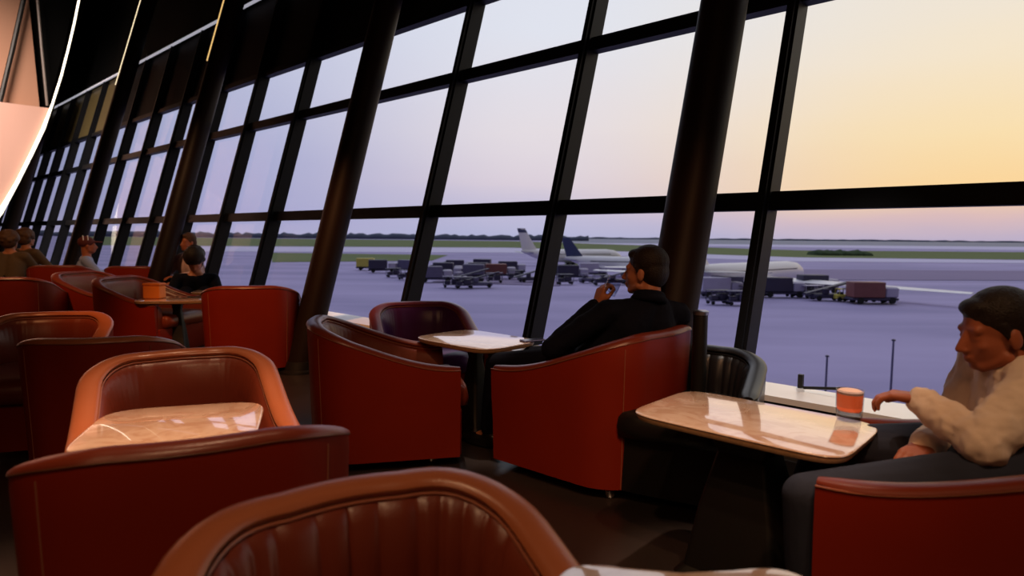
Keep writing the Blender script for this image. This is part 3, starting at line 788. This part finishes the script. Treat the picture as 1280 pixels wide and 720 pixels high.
def veh(kind, col, x, ybase, rz, where):
    key = (kind, col)
    mm = {'dark': gse_dark, 'grey': gse_grey, 'white': gse_white, 'yellow': gse_yellow, 'red': gse_red}[col]
    if key not in VP:
        o = {'truck': v_truck, 'tug': v_tug, 'cart': v_cart, 'loader': v_loader}[kind](mm, gse_white if kind == 'truck' and col != 'white' else mm)
        VP[key] = o
    else: o = copy_tree(VP[key])
    p = gp(x, ybase); o.location = (p.x, p.y, GZ+0.10); o.rotation_euler = (0, 0, rz)
    nm = {'truck': 'service truck', 'tug': 'baggage tug', 'cart': 'baggage cart', 'loader': 'belt loader'}[kind]
    tag(o, '%s %s on the apron, %s' % (col, nm, where), {'truck': 'truck', 'tug': 'tug', 'cart': 'cart', 'loader': 'loader'}[kind], 'ground vehicles on the apron')
V = [
 ('cart', 'dark', 530, 345, 0.3, 'just right of the left-centre mullion, back row'),
 ('truck', 'grey', 545, 353, 0.2, 'middle cluster, low at its left end'),
 ('loader', 'dark', 590, 354, 0.3, 'middle of the middle cluster, sloping'),
 ('truck', 'dark', 574, 341, 0.1, 'middle cluster, farthest back row, left'),
 ('truck', 'dark', 598, 339, 3.0, 'middle cluster, farthest back row, right'),
 ('cart', 'grey', 618, 354, 0.1, 'right end of the middle cluster, low'),
 ('truck', 'dark', 640, 343, 0.1, 'just below the white tail fin, back row'),
 ('truck', 'dark', 690, 347, 0.1, 'right of the centre mullion, back row'),
 ('truck', 'dark', 478, 341, 0.2, 'second from the left, dark and tall'),
 ('truck', 'grey', 916, 370, 0.1, 'right of the nearest column, tall and pale'),
 ('truck', 'dark', 1022, 367, 0.1, 'behind the row under the long wing'),
 ('truck', 'yellow', 462, 338, 0.1, 'leftmost, right of the second column'),
 ('cart', 'dark', 492, 347, 0.4, 'left of the left-centre mullion, in the back row'),
 ('truck', 'grey', 505, 341, 2.9, 'just left of the left-centre mullion, tall and pale'),
 ('cart', 'grey', 508, 350, -0.2, 'touching the left-centre mullion, lowest'),
 ('loader', 'dark', 546, 340, 0.3, 'right of the left-centre mullion, farthest back'),
 ('truck', 'dark', 560, 346, 0.0, 'second right of the left-centre mullion'),
 ('cart', 'grey', 565, 360, 0.1, 'front row of the middle cluster, left end'),
 ('tug', 'white', 576, 352, 0.5, 'small, in the middle cluster'),
 ('cart', 'dark', 580, 361, 0.2, 'front row of the middle cluster, centre'),
 ('truck', 'grey', 586, 349, 3.1, 'top of the middle cluster'),
 ('loader', 'grey', 600, 360, 0.1, 'front row of the middle cluster, right end'),
 ('truck', 'dark', 604, 346, 0.2, 'right end of the middle cluster, back row'),
 ('truck', 'red', 626, 348, 0.1, 'between the middle cluster and the white tail fin'),
 ('cart', 'dark', 644, 350, 0.0, 'below the white tail fin'),
 ('loader', 'dark', 663, 353, 0.4, 'just left of the centre mullion'),
 ('cart', 'dark', 706, 356, 0.2, 'just right of the centre mullion, front'),
 ('truck', 'dark', 716, 350, 0.0, 'below the dark blue tail fin'),
 ('tug', 'grey', 733, 354, 0.2, 'right of the dark blue tail fin'),
 ('truck', 'white', 741, 346, 0.1, 'left of the man in the suit, back row'),
 ('cart', 'dark', 752, 357, 0.1, 'just left of the raised glass'),
 ('loader', 'dark', 770, 356, 0.1, 'behind the raised glass'),
 ('truck', 'white', 900, 372, 0.1, 'right of the nearest column, back row'),
 ('cart', 'dark', 898, 381, 0.2, 'right of the nearest column, front row left'),
 ('cart', 'grey', 922, 382, 0.1, 'right of the nearest column, front row right'),
 ('tug', 'dark', 932, 373, 0.4, 'left of the right mullion, back row'),
 ('truck', 'dark', 977, 372, 0.0, 'just right of the right mullion'),
 ('cart', 'grey', 996, 372, 0.1, 'second right of the right mullion'),
 ('cart', 'white', 1014, 373, 0.2, 'under the airliner nose'),
 ('loader', 'dark', 1034, 376, 0.1, 'under the long wing, left of the yellow one'),
 ('tug', 'yellow', 1054, 377, 0.0, 'under the long wing'),
 ('cart', 'dark', 1069, 378, 0.2, 'under the long wing, right of the yellow one'),
 ('truck', 'red', 1090, 380, 0.0, 'rightmost under the long wing'),
 ('tug', 'dark', 1104, 379, 0.3, 'right end of the row under the long wing'),
]
for v in V: veh(*v)
# apron lamp posts just outside
def post(x, ytop, depth, label):
    b_ = at_y(x, ytop, depth)
    t = empty('lamp_post', (b_.x, depth, GZ))
    h = b_.z - GZ
    bm = bmesh.new(); lathe(bm, [(0.16, 0), (0.16, 0.08), (0.06, 0.12), (0.045, h), (0.002, h)], 12); obj('pole', bm, gse_grey, t)
    bm = bmesh.new(); lathe(bm, [(0.002, h-0.02), (0.09, h), (0.09, h+0.06), (0.002, h+0.09)], 12); obj('lamp_head', bm, gse_dark, t)
    tag(t, label, 'lamp post')
post(1117, 426, 30, 'slim grey post outside the window, left of the man in the cream shirt')
post(1034, 446, 30, 'shorter slim grey post outside, above the drinking glass')

# ------------------------------------------------------------ people
def bake(name, bm, m, parent, voxel, smooth=4, tex=0.0):
    me = bpy.data.meshes.new('tmp'); bmesh.ops.recalc_face_normals(bm, faces=bm.faces); bm.to_mesh(me); bm.free()
    o = bpy.data.objects.new('tmp', me); COL.objects.link(o)
    r = o.modifiers.new('r', 'REMESH'); r.mode = 'VOXEL'; r.voxel_size = voxel; r.use_smooth_shade = True
    if smooth:
        sm_ = o.modifiers.new('s', 'SMOOTH'); sm_.iterations = smooth; sm_.factor = 0.5
    if tex:
        tx = bpy.data.textures.new('folds', 'CLOUDS'); tx.noise_scale = 0.06; tx.noise_depth = 2
        dm = o.modifiers.new('d', 'DISPLACE'); dm.texture = tx; dm.strength = tex*2; dm.mid_level = 0.45
    dg = bpy.context.evaluated_depsgraph_get(); dg.update()
    me2 = bpy.data.meshes.new_from_object(o.evaluated_get(dg)); me2.name = name
    bpy.data.objects.remove(o); bpy.data.meshes.remove(me)
    o = bpy.data.objects.new(name, me2); COL.objects.link(o)
    me2.materials.clear(); me2.materials.append(m)
    for p in me2.polygons: p.use_smooth = True
    if parent: o.parent = parent
    return o
def frame(pos, fwd, up=(0, 0, 1), roll=0.0):
    f = Vector(fwd).normalized(); u = Vector(up); x = f.cross(u).normalized(); u = x.cross(f)
    M = Matrix(((x.x, f.x, u.x, pos[0]), (x.y, f.y, u.y, pos[1]), (x.z, f.z, u.z, pos[2]), (0, 0, 0, 1)))
    return M @ Matrix.Rotation(roll, 4, 'Y')
def cap_m(bm, M, a, ra, b, rb, seg=14): capsule(bm, M @ Vector(a), ra, M @ Vector(b), rb, seg)
def ell_m(bm, M, c, r): ellipsoid(bm, M @ Vector(c), r, M.to_3x3())
def head(bm, M):
    ell_m(bm, M, (0, -0.012, 0.03), (0.074, 0.094, 0.084))
    ell_m(bm, M, (0, 0.028, -0.03), (0.060, 0.066, 0.082))
    ell_m(bm, M, (0, 0.048, -0.088), (0.036, 0.038, 0.028))
    cap_m(bm, M, (-0.05, 0.01, -0.07), 0.022, (-0.018, 0.062, -0.094), 0.02); cap_m(bm, M, (0.05, 0.01, -0.07), 0.022, (0.018, 0.062, -0.094), 0.02)
    cap_m(bm, M, (0, 0.084, 0.008), 0.011, (0, 0.112, -0.034), 0.012)
    ell_m(bm, M, (-0.011, 0.098, -0.040), (0.009, 0.010, 0.007)); ell_m(bm, M, (0.011, 0.098, -0.040), (0.009, 0.010, 0.007))
    cap_m(bm, M, (-0.04, 0.072, 0.022), 0.013, (0.04, 0.072, 0.022), 0.013)
    for sx in (-1, 1):
        ell_m(bm, M, (sx*0.03, 0.078, 0.0), (0.013, 0.010, 0.008))
        ell_m(bm, M, (sx*0.036, 0.058, -0.030), (0.020, 0.022, 0.018))
        ell_m(bm, M, (sx*0.076, -0.008, -0.016), (0.010, 0.020, 0.032))
    ell_m(bm, M, (0, 0.090, -0.062), (0.024, 0.012, 0.0065)); ell_m(bm, M, (0, 0.087, -0.074), (0.021, 0.012, 0.0075))
def hair(bm, M, full=0.0, long_=False):
    ell_m(bm, M, (0, -0.024, 0.050), (0.086+full, 0.100+full, 0.088+full))
    ell_m(bm, M, (0, -0.055, 0.0), (0.081+full, 0.068+full, 0.084+full))
    ell_m(bm, M, (0, 0.045, 0.085), (0.055+full, 0.040, 0.030))
    for sx in (-1, 1): cap_m(bm, M, (sx*0.068, 0.012, 0.03), 0.014, (sx*0.073, 0.006, -0.012), 0.007)
    if long_:
        ell_m(bm, M, (0, -0.05, -0.07), (0.085, 0.06, 0.12))
def hand(bm, M, side=1, curl=0.5, spread=0.06, thumb=0.6):
    """wrist at the origin, fingers along +Y, palm facing -Z, thumb on +X*side"""
    for k, x in enumerate((0.030, 0.010, -0.010, -0.029)):
        x *= side
        cap_m(bm, M, (x*0.6, 0.004, 0), 0.017, (x, 0.078-abs(k-1.2)*0.004, 0), 0.0125, 10)
        p = Vector((x, 0.078-abs(k-1.2)*0.004, 0)); a = curl*0.7; Ls = (0.040, 0.026, 0.020); sc = (0.93, 1.0, 0.96, 0.78)[k]
        yaw = -spread*(k-1.5)*side
        for j, l in enumerate(Ls):
            d = Vector((sin(-yaw)*cos(a)*-1, cos(a), -sin(a)))
            q = p + d*l*sc
            cap_m(bm, M, p, 0.0098-0.0008*j, q, 0.0090-0.0008*j, 10); p = q; a += curl*1.1
    p = Vector((0.026*side, 0.018, -0.004)); q = p + Vector((0.030*side, 0.026, -0.014*thumb)); r_ = q + Vector((0.006*side*(1-thumb)-0.004*side*thumb, 0.028, -0.020*thumb)); t_ = r_ + Vector((-0.012*side*thumb, 0.020, -0.014*thumb))
    cap_m(bm, M, p, 0.015, q, 0.0125, 10); cap_m(bm, M, q, 0.012, r_, 0.0105, 10); cap_m(bm, M, r_, 0.0105, t_, 0.009, 10)
def limb(bm, pts, rs):
    for (a, b), (ra, rb) in zip(zip(pts, pts[1:]), zip(rs, rs[1:])): capsule(bm, a, ra, b, rb)
def lerp(a, b, t): return Vector(a)*(1-t) + Vector(b)*t
def shoe(name, M, t, m):
    bm = bmesh.new()
    cap_m(bm, M, (0, -0.05, 0.045), 0.042, (0, 0.09, 0.035), 0.038); cap_m(bm, M, (0, 0.09, 0.034), 0.038, (0, 0.17, 0.028), 0.028)
    cap_m(bm, M, (0, -0.03, 0.05), 0.042, (0, 0.0, 0.095), 0.046)
    ell_m(bm, M, (0, 0.06, 0.012), (0.044, 0.13, 0.012))
    return bake(name, bm, m, t, 0.008, 3)
def person(loc, J, headM, handL, handR, label, skin=None, top=None, topn='jacket', legs=None, hairm=None, group=None, vox=0.006,
           hairfull=0.0, longhair=False, top_r=0.0, shoes=True, collar=None, cat='person', tex=0.0):
    """J: world joint positions"""
    skin = skin or skin_m
    t = empty('person', loc); inv = Matrix.Translation(-Vector(loc))
    J = {k: inv @ Vector(v) for k, v in J.items()}; hM = inv @ headM; HL, HR = inv @ handL[0], inv @ handR[0]
    bm = bmesh.new(); head(bm, hM)
    base = hM @ Vector((0, -0.03, -0.06))
    capsule(bm, base, 0.054, J['neck'], 0.058)
    ch, pe, nk = J['chest'], J['pelvis'], J['neck']
    sh = (J['shR']-J['shL']).normalized()
    for a in (-0.06, 0.06):
        capsule(bm, nk + sh*a*0.6 - Vector((0, 0, 0.06)), 0.07, ch + sh*a, 0.105)
        capsule(bm, ch + sh*a, 0.105, pe + sh*a, 0.105)
    for s_ in 'LR':
        capsule(bm, J['neck'] - Vector((0, 0, 0.05)), 0.05, J['sh'+s_], 0.05)
        limb(bm, [J['sh'+s_], J['el'+s_], J['wr'+s_]], [0.048, 0.038, 0.026])
        hp = pe + sh*(0.08 if s_ == 'R' else -0.08)
        limb(bm, [hp, J['kn'+s_], J['an'+s_]], [0.08, 0.055, 0.032])
        limb(bm, [J['an'+s_], J['an'+s_] + (J['toe'+s_]-J['an'+s_])*0.6], [0.030, 0.018])
    hand(bm, HL, *handL[1:]); hand(bm, HR, *handR[1:])
    body = bake('body', bm, skin, t, vox, 3)
    # top garment
    bm = bmesh.new(); e = top_r
    for a in (-0.07, 0.07):
        capsule(bm, nk + sh*a*0.55 - Vector((0, 0, 0.075)), 0.078+e, ch + sh*a, 0.122+e)
        capsule(bm, ch + sh*a, 0.122+e, pe + sh*a + Vector((0, 0, 0.02)), 0.125+e)
    for s_ in 'LR':
        capsule(bm, J['neck'] - Vector((0, 0, 0.065)), 0.058+e*0.4, J['sh'+s_], 0.066+e*0.5)
        w = J['wr'+s_]; el = J['el'+s_]
        m1 = lerp(J['sh'+s_], el, 0.5); m2 = lerp(el, w, 0.5)
        limb(bm, [J['sh'+s_], m1, el, m2, lerp(el, w, 0.93)], [0.066+e*0.5, 0.060+e*0.6, 0.054+e*0.5, 0.047+e*0.5, 0.040+e*0.4])
    bake(topn, bm, top, t, vox*1.2, 5, tex)
    if collar:
        bm = bmesh.new(); ax = (base-nk).normalized(); u = ax.orthogonal().normalized(); v = ax.cross(u)
        c0 = nk + ax*0.0; tube(bm, [c0 + (u*cos(a)+v*sin(a))*0.063 for a in [2*pi*k/24 for k in range(25)]], 0.018, 8); tube(bm, [c0 - ax*0.025 + (u*cos(a)+v*sin(a))*0.074 for a in [2*pi*k/24 for k in range(25)]], 0.02, 8)
        bake('collar', bm, collar, t, 0.006, 2)
    bm = bmesh.new()
    for s_ in 'LR':
        hp = pe + sh*(0.085 if s_ == 'R' else -0.085)
        limb(bm, [hp, lerp(hp, J['kn'+s_], .5), J['kn'+s_], lerp(J['kn'+s_], J['an'+s_], 0.5), lerp(J['kn'+s_], J['an'+s_], 0.93)], [0.10, 0.088, 0.066, 0.062, 0.056])
    capsule(bm, pe - sh*0.06, 0.12, pe + sh*0.06, 0.12)
    bake('trousers', bm, legs, t, vox*1.3, 4)
    if shoes:
        for s_ in 'LR':
            a = J['an'+s_]; d = J['toe'+s_] - a; d.z = 0
            shoe('shoe', frame((a.x, a.y, 0.0 - loc[2]), d), t, shoe_m)
    if hairm:
        bm = bmesh.new(); hair(bm, hM, hairfull, longhair)
        if hairfull > 0.01:
            rnd = random.Random(int(loc[0]*100))
            for i in range(60):
                a = rnd.uniform(0, 2*pi); zz = rnd.uniform(-0.3, 1)
                q = Vector((cos(a)*sqrt(1-zz*zz)*0.085, -0.035+sin(a)*sqrt(1-zz*zz)*0.095, 0.03+zz*0.09))
                if q.y > 0.05 and q.z < 0.07: continue
                ell_m(bm, hM, q*1.08, (0.030, 0.030, 0.030))
        bake('hair', bm, hairm, t, vox*0.9, 1)
    tag(t, label, cat, group)
    return t, inv

# the man in the dark suit, seen from behind, head turned left, glass raised
hM = frame((0.665, 3.17, 1.03), (-0.84, 0.54, 0.0))
wl = (0.43, 3.17, 0.865)
mj = dict(neck=(0.685, 3.14, 0.915), chest=(0.64, 3.13, 0.74), pelvis=(0.50, 3.20, 0.55), shL=(0.47, 3.07, 0.83), shR=(0.85, 3.21, 0.81),
          elL=(0.20, 3.06, 0.655), wrL=wl, elR=(0.80, 3.36, 0.62), wrR=(0.56, 3.50, 0.60),
          knL=(-0.08, 3.50, 0.485), anL=(-0.12, 3.52, 0.09), toeL=(-0.26, 3.62, 0.02), knR=(0.12, 3.72, 0.485), anR=(0.10, 3.74, 0.09), toeR=(-0.02, 3.86, 0.02))
fd = (Vector(wl)-Vector(mj['elL'])).normalized()
hl = frame(wl, (0.28, 0.10, 0.95), up=(-0.9, -0.35, 0.1))
hr = frame(mj['wrR'], (-0.9, 0.25, -0.25))
man1, inv1 = person((MC[0], MC[1], 0), mj, hM, (hl, 1, 0.85, 0.02, 0.8), (hr, -1, 0.45, 0.05, 0.5),
    'man in a dark navy suit seen from behind, head turned left, raising a glass', top=suit_m, topn='suit_jacket', legs=suit_m, hairm=hair_m, skin=skin_m, tex=0.006, collar=suit_m)
bm = bmesh.new(); w0 = inv1 @ Vector(wl); tube(bm, [w0 - fd*0.028, w0 - fd*0.004], 0.036, 16)
bake('wristwatch', bm, black_metal, man1, 0.006, 1)
def tumbler(name, pos, r, h, label, liquid=None, foam=None, fill=0.7, tilt=None):
    t = empty(name, pos)
    if tilt: t.rotation_euler = tilt
    bm = bmesh.new()
    lathe(bm, [(0.001, 0.0), (r*0.86, 0.0), (r*0.9, 0.003), (r, h*0.5), (r*1.02, h), (r*0.97, h), (r*0.93, h*0.5), (r*0.80, h*0.16), (0.001, h*0.15)], 28)
    obj('glass_body', bm, tumbler_m, t)
    if liquid:
        bm = bmesh.new(); z0 = h*0.30
        lathe(bm, [(0.001, z0), (r*0.80, z0), (r*0.90, z0+0.006), (r*0.94, h*fill), (0.001, h*fill)], 28); obj('drink', bm, liquid, t)
    if foam:
        bm = bmesh.new(); lathe(bm, [(0.001, h*fill), (r*0.93, h*fill), (r*0.95, h*fill+0.008), (r*0.7, h*fill+0.014), (0.001, h*fill+0.016)], 28)
        obj('foam', bm, foam, t)
    tag(t, label, 'glass'); return t
tumbler('whisky_glass', (0.487, 3.155, 0.915), 0.036, 0.085, 'small clear glass held up to the mouth of the man in the suit', tilt=(0.1, 0.35, 0))

# the man in the cream shirt at the right edge
hM2 = frame((1.49, 1.93, 0.922), (-0.955, 0.10, -0.22))
wr2 = (1.27, 1.93, 0.708)
mj2 = dict(neck=(1.565, 1.925, 0.845), chest=(1.60, 1.90, 0.69), pelvis=(1.57, 1.80, 0.55), shL=(1.51, 1.78, 0.80), shR=(1.58, 2.09, 0.80),
           elL=(1.31, 1.71, 0.635), wrL=wr2, elR=(1.50, 2.10, 0.57), wrR=(1.27, 1.90, 0.565),
           knL=(0.85, 1.76, 0.465), anL=(0.88, 1.78, 0.10), toeL=(0.72, 1.80, 0.02), knR=(1.10, 2.16, 0.485), anR=(1.05, 2.28, 0.10), toeR=(0.90, 2.34, 0.02))
h2l = frame(wr2, (-0.80, 0.60, 0.03)); h2r = frame(mj2['wrR'], (-0.75, -0.5, -0.15))
person((C2P[0], C2P[1], 0), mj2, hM2, (h2l, 1, 0.62, 0.05, 0.6), (h2r, -1, 0.5, 0.05, 0.5),
    'man in a cream shirt at the right edge, facing left, hand over the table', top=shirt_m, topn='shirt', legs=denim_m, hairm=hair_m, skin=skin_dark, top_r=0.012, collar=shirt_m, tex=0.014)
drink_glow_m = mat('orange red drink', (0.75, 0.10, 0.03, 1), 0.35, var=0.15, vscale=30, emit=(1.0, 0.14, 0.03, 1), estr=0.4)  # faint glow painted into the drink, no lamp inside
foam_m = mat('pale foam', (0.85, 0.6, 0.5, 1), 0.8, var=0.2, vscale=60, bump=0.6, bscale=120)
gp_ = at_z(1061, 524, 0.576)
tumbler('drinking_glass', (gp_.x, gp_.y, 0.5755), 0.044, 0.106, 'glass with an orange red drink and pale foam on the right table', drink_glow_m, foam_m, fill=0.86)

# far guests
def seated(x, y, fx, fy, headz, label, top, hairm, lean=0.0, skin=None, hairfull=0.0, longhair=False, headdrop=0.0, legs=None):
    f = Vector((fx, fy, 0)).normalized(); r = Vector((f.y, -f.x, 0)); B = Vector((x, y, 0)); dz = headz-1.13
    def P(a, b, z): return B + f*a + r*b + Vector((0, 0, z))
    J = dict(neck=P(0.02+lean, 0, 0.99+dz), chest=P(0.0+lean*0.6, 0, 0.80+dz), pelvis=P(-0.05, 0, 0.56), shL=P(lean, -0.18, 0.92+dz), shR=P(lean, 0.18, 0.92+dz),
             elL=P(0.15+lean, -0.25, 0.70+dz*0.8), wrL=P(0.34+lean, -0.12, 0.66+dz*0.5), elR=P(0.15+lean, 0.25, 0.70+dz*0.8), wrR=P(0.34+lean, 0.12, 0.66+dz*0.5),
             knL=P(0.40, -0.11, 0.50), knR=P(0.40, 0.11, 0.50), anL=P(0.38, -0.11, 0.10), anR=P(0.38, 0.11, 0.10), toeL=P(0.55, -0.11, 0.02), toeR=P(0.55, 0.11, 0.02))
    hm = frame(P(0.04+lean*1.3, 0, headz), (f.x, f.y, -headdrop))
    hl_ = frame(J['wrL'], f + r*0.3); hr_ = frame(J['wrR'], f - r*0.3)
    return person((x, y, 0), J, hm, (hl_, 1, 0.5, 0.05, 0.5), (hr_, -1, 0.5, 0.05, 0.5), label, skin=skin, top=top, topn='jacket', legs=legs or suit_m,
                  hairm=hairm, vox=0.012, hairfull=hairfull, longhair=longhair)
seated(-3.62, 7.25, 0.35, -0.94, 0.90, 'hunched guest with long black hair leaning over the far pale table', suit_m, hair_m, lean=0.12, longhair=True, headdrop=1.0, hairfull=0.02)
seated(-4.35, 8.55, -0.4, -0.9, 1.08, 'far guest in a pale pink top behind the hunched figure', mat('pale pink cloth', (0.5, 0.33, 0.32, 1), 0.8), hair_brown, skin=skin_dark)
g, gi = seated(-6.05, 8.95, 0.8, 0.6, 1.02, 'far guest in a dark red striped cap and pale blue shirt', blue_cloth, None, skin=skin_dark)
hm = gi @ frame((-6.05+0.04*0.8, 8.95+0.04*0.6, 1.02), (0.8, 0.6, 0))
bm = bmesh.new(); ell_m(bm, hm, (0, -0.02, 0.045), (0.09, 0.105, 0.085)); ell_m(bm, hm, (0, 0.12, 0.045), (0.07, 0.07, 0.012)); bake('cap', bm, cap_red, g, 0.01, 2)
bm = bmesh.new()
for k in (-0.035, 0.02):
    tube(bm, [hm @ Vector((0.094*sin(a), -0.02+k, 0.045+0.089*cos(a))) for a in [-1.3+2.6*i/12 for i in range(13)]], 0.008, 6)
bake('cap_stripe', bm, white_band, g, 0.006, 1)
seated(-7.05, 9.15, 0.2, 0.97, 1.11, 'far guest with curly brown hair and brown jacket, second from the left edge', brown_cloth, hair_brown, hairfull=0.02)
seated(-6.72, 8.45, -0.2, 0.97, 1.08, 'far guest with curly brown hair cut by the left edge of the frame', brown_cloth, hair_brown, hairfull=0.02)

# small things on the far tables and beside the first table
bx = empty('box', (-3.42, 6.02, 0.575)); bm = bmesh.new(); chamfer(bm, (-0.08, -0.06, 0.0), (0.08, 0.06, 0.13), 0.012); obj('lit_block', bm, mat('lit chair orange', (0.75, 0.22, 0.03, 1), 0.6, var=0.2), bx)  # block put in for the warm-lit inside of a chair
bm = bmesh.new(); chamfer(bm, (-0.084, -0.064, 0.125), (0.084, 0.064, 0.15), 0.008); obj('lit_block_top', bm, mat('orange lid', (0.6, 0.16, 0.02, 1), 0.6, var=0.2), bx)
tag(bx, 'orange block standing in for a lit chair inside, on the far table', 'box')
gph = at_z(672, 425.5, 0.577)
ph = empty('phone', (gph.x-0.03, gph.y-0.01, 0.5755), 0.5); bm = bmesh.new(); chamfer(bm, (-0.075, -0.036, 0.0), (0.075, 0.036, 0.009), 0.004); obj('body', bm, gse_grey, ph, angle=30)
bm = bmesh.new(); box(bm, (-0.068, -0.031, 0.0088), (0.068, 0.031, 0.0096)); obj('screen', bm, win_dark, ph, smooth=False)
tag(ph, 'dark phone lying on the right corner of the white topped table', 'phone')
# short post at the foot of the nearest column
pb = at_y(876, 388, 2.98)
bn = empty('post', (pb.x, pb.y, 0)); bm = bmesh.new(); lathe(bm, [(0.01, 0), (0.06, 0), (0.06, 0.02), (0.034, 0.03), (0.034, pb.z-0.02), (0.01, pb.z-0.02)], 24); obj('pole', bm, black_metal, bn)
bm = bmesh.new(); lathe(bm, [(0.03, pb.z-0.02), (0.037, pb.z-0.02), (0.037, pb.z-0.004), (0.03, pb.z), (0.01, pb.z)], 24); obj('cap', bm, mat('grey steel', (0.4, 0.4, 0.45, 1), 0.3, metal=1.0), bn)
tag(bn, 'short round black post with a grey cap at the foot of the nearest column', 'post')
# window stay on the sill
ws = W(1.09, 3.42, SILL)
wt = empty('window_stay', ws, atan2(D.y, D.x)); bm = bmesh.new(); box(bm, (-0.012, -0.012, 0), (0.012, 0.012, 0.09)); obj('post', bm, black_metal, wt, smooth=False)
bm = bmesh.new(); tube(bm, [(0, 0, 0.02), (-0.22, 0.02, 0.055)], 0.008, 8); obj('arm', bm, black_metal, wt)
bm = bmesh.new(); lathe(bm, [(0.001, 0), (0.02, 0), (0.02, 0.02), (0.001, 0.03)], 16); obj('knob', bm, chrome, wt)
tag(wt, 'small black window stay standing on the white sill at right', 'window stay')

# ------------------------------------------------------------ lights
def area(name, loc, target, size, power, col, sy=None, spread=None):
    l = bpy.data.lights.new(name, 'AREA'); l.energy = power; l.color = col; l.size = size
    if sy: l.shape = 'RECTANGLE'; l.size_y = sy
    if spread: l.spread = spread
    o = bpy.data.objects.new(name, l); COL.objects.link(o); o.location = loc
    o.rotation_euler = (Vector(target)-Vector(loc)).to_track_quat('-Z', 'Y').to_euler(); return o
def spot(name, loc, target, power, col, ang, blend=0.6, r=0.05):
    l = bpy.data.lights.new(name, 'SPOT'); l.energy = power; l.color = col; l.spot_size = ang; l.spot_blend = blend; l.shadow_soft_size = r
    o = bpy.data.objects.new(name, l); COL.objects.link(o); o.location = loc
    o.rotation_euler = (Vector(target)-Vector(loc)).to_track_quat('-Z', 'Y').to_euler(); return o
WARM = (1.0, 0.50, 0.24)
area('ceiling_light_behind', (-1.0, -2.6, 4.2), (-0.2, 3.2, 0.4), 1.6, 22, WARM)
spot('downlight_left_table', (-1.1, 2.6, 4.2), (-1.08, 2.0, 0.57), 850, (1, 0.58, 0.34), radians(27), blend=1.0)
spot('downlight_front_chair', (-0.5, 0.0, 3.6), (-0.6, 1.3, 0.6), 95, (1, 0.6, 0.32), radians(62))
spot('downlight_suit', (0.4, -0.6, 4.2), (0.5, 3.0, 0.4), 150, (1, 0.42, 0.18), radians(34))
spot('fill_mid_table', (-0.2, 4.6, 4.4), (-0.22, 3.83, 0.57), 420, (1, 0.78, 0.62), radians(15))  # added unseen lamp, whitens the middle table top
spot('fill_right_table', (1.0, 2.7, 4.2), (0.84, 2.12, 0.57), 380, (1, 0.70, 0.50), radians(17))  # unseen lamp put in to brighten the right table
spot('fill_sill', W(0.9, 2.6, 4.4), W(0.9, 3.36, 0.4), 300, (1, 0.88, 0.78), radians(22))  # made-up lamp that lifts the near sill towards white
spot('fill_far_sill', W(5.9, 2.6, 4.4), W(5.9, 3.36, 0.4), 260, (1, 0.88, 0.78), radians(16))  # extra unseen lamp, brightens the sill farther along
spot('downlight_right', (0.9, 0.2, 3.6), (1.2, 1.9, 0.6), 110, (1, 0.60, 0.33), radians(50))
spot('downlight_far', (-2.4, 2.6, 4.6), (-2.15, 5.4, 0.2), 620, (1, 0.40, 0.15), radians(40))
spot('downlight_far_left', (-5.0, 4.6, 4.6), (-5.4, 7.8, 0.6), 420, (1, 0.5, 0.22), radians(62))
area('end_wall_wash', W(14.5, 0.5, 6.8), W(18, 2.0, 2.6), 2.0, 240, (1.0, 0.80, 0.68), spread=radians(95))

# ------------------------------------------------------------ camera and view
cam = bpy.data.cameras.new('camera'); co = bpy.data.objects.new('camera', cam); COL.objects.link(co)
cam.sensor_width = 36; cam.lens = 790*36/1280; cam.clip_end = 20000; cam.clip_start = 0.02
cam.dof.use_dof = True; cam.dof.focus_distance = 3.6; cam.dof.aperture_fstop = 2.4
co.matrix_world = Matrix.Translation((0, 0, H)) @ (Matrix.Rotation(pi/2-PITCH, 4, 'X') @ Matrix.Rotation(ROLL, 4, 'Z'))
SC.camera = co
vs = SC.view_settings; vs.view_transform = 'Standard'; vs.look = 'None'; vs.exposure = 0; vs.gamma = 1; vs.use_curve_mapping = False

# ------------------------------------------------------------ turn the whole place so the glass wall runs along the X axis
RZ = Matrix.Rotation(YAW, 4, 'Z')
bpy.context.view_layer.update()
OUT = ('apron', 'water', 'runway', 'lawn', 'taxiway', 'dark_stand')
for o in [o for o in bpy.data.objects if o.parent is None]:
    if o.type == 'MESH' and o.get('kind') == 'structure' and o.name.split('.')[0] not in OUT and o.data.users == 1:
        o.data.transform(RZ)
    else:
        o.matrix_world = RZ @ o.matrix_world
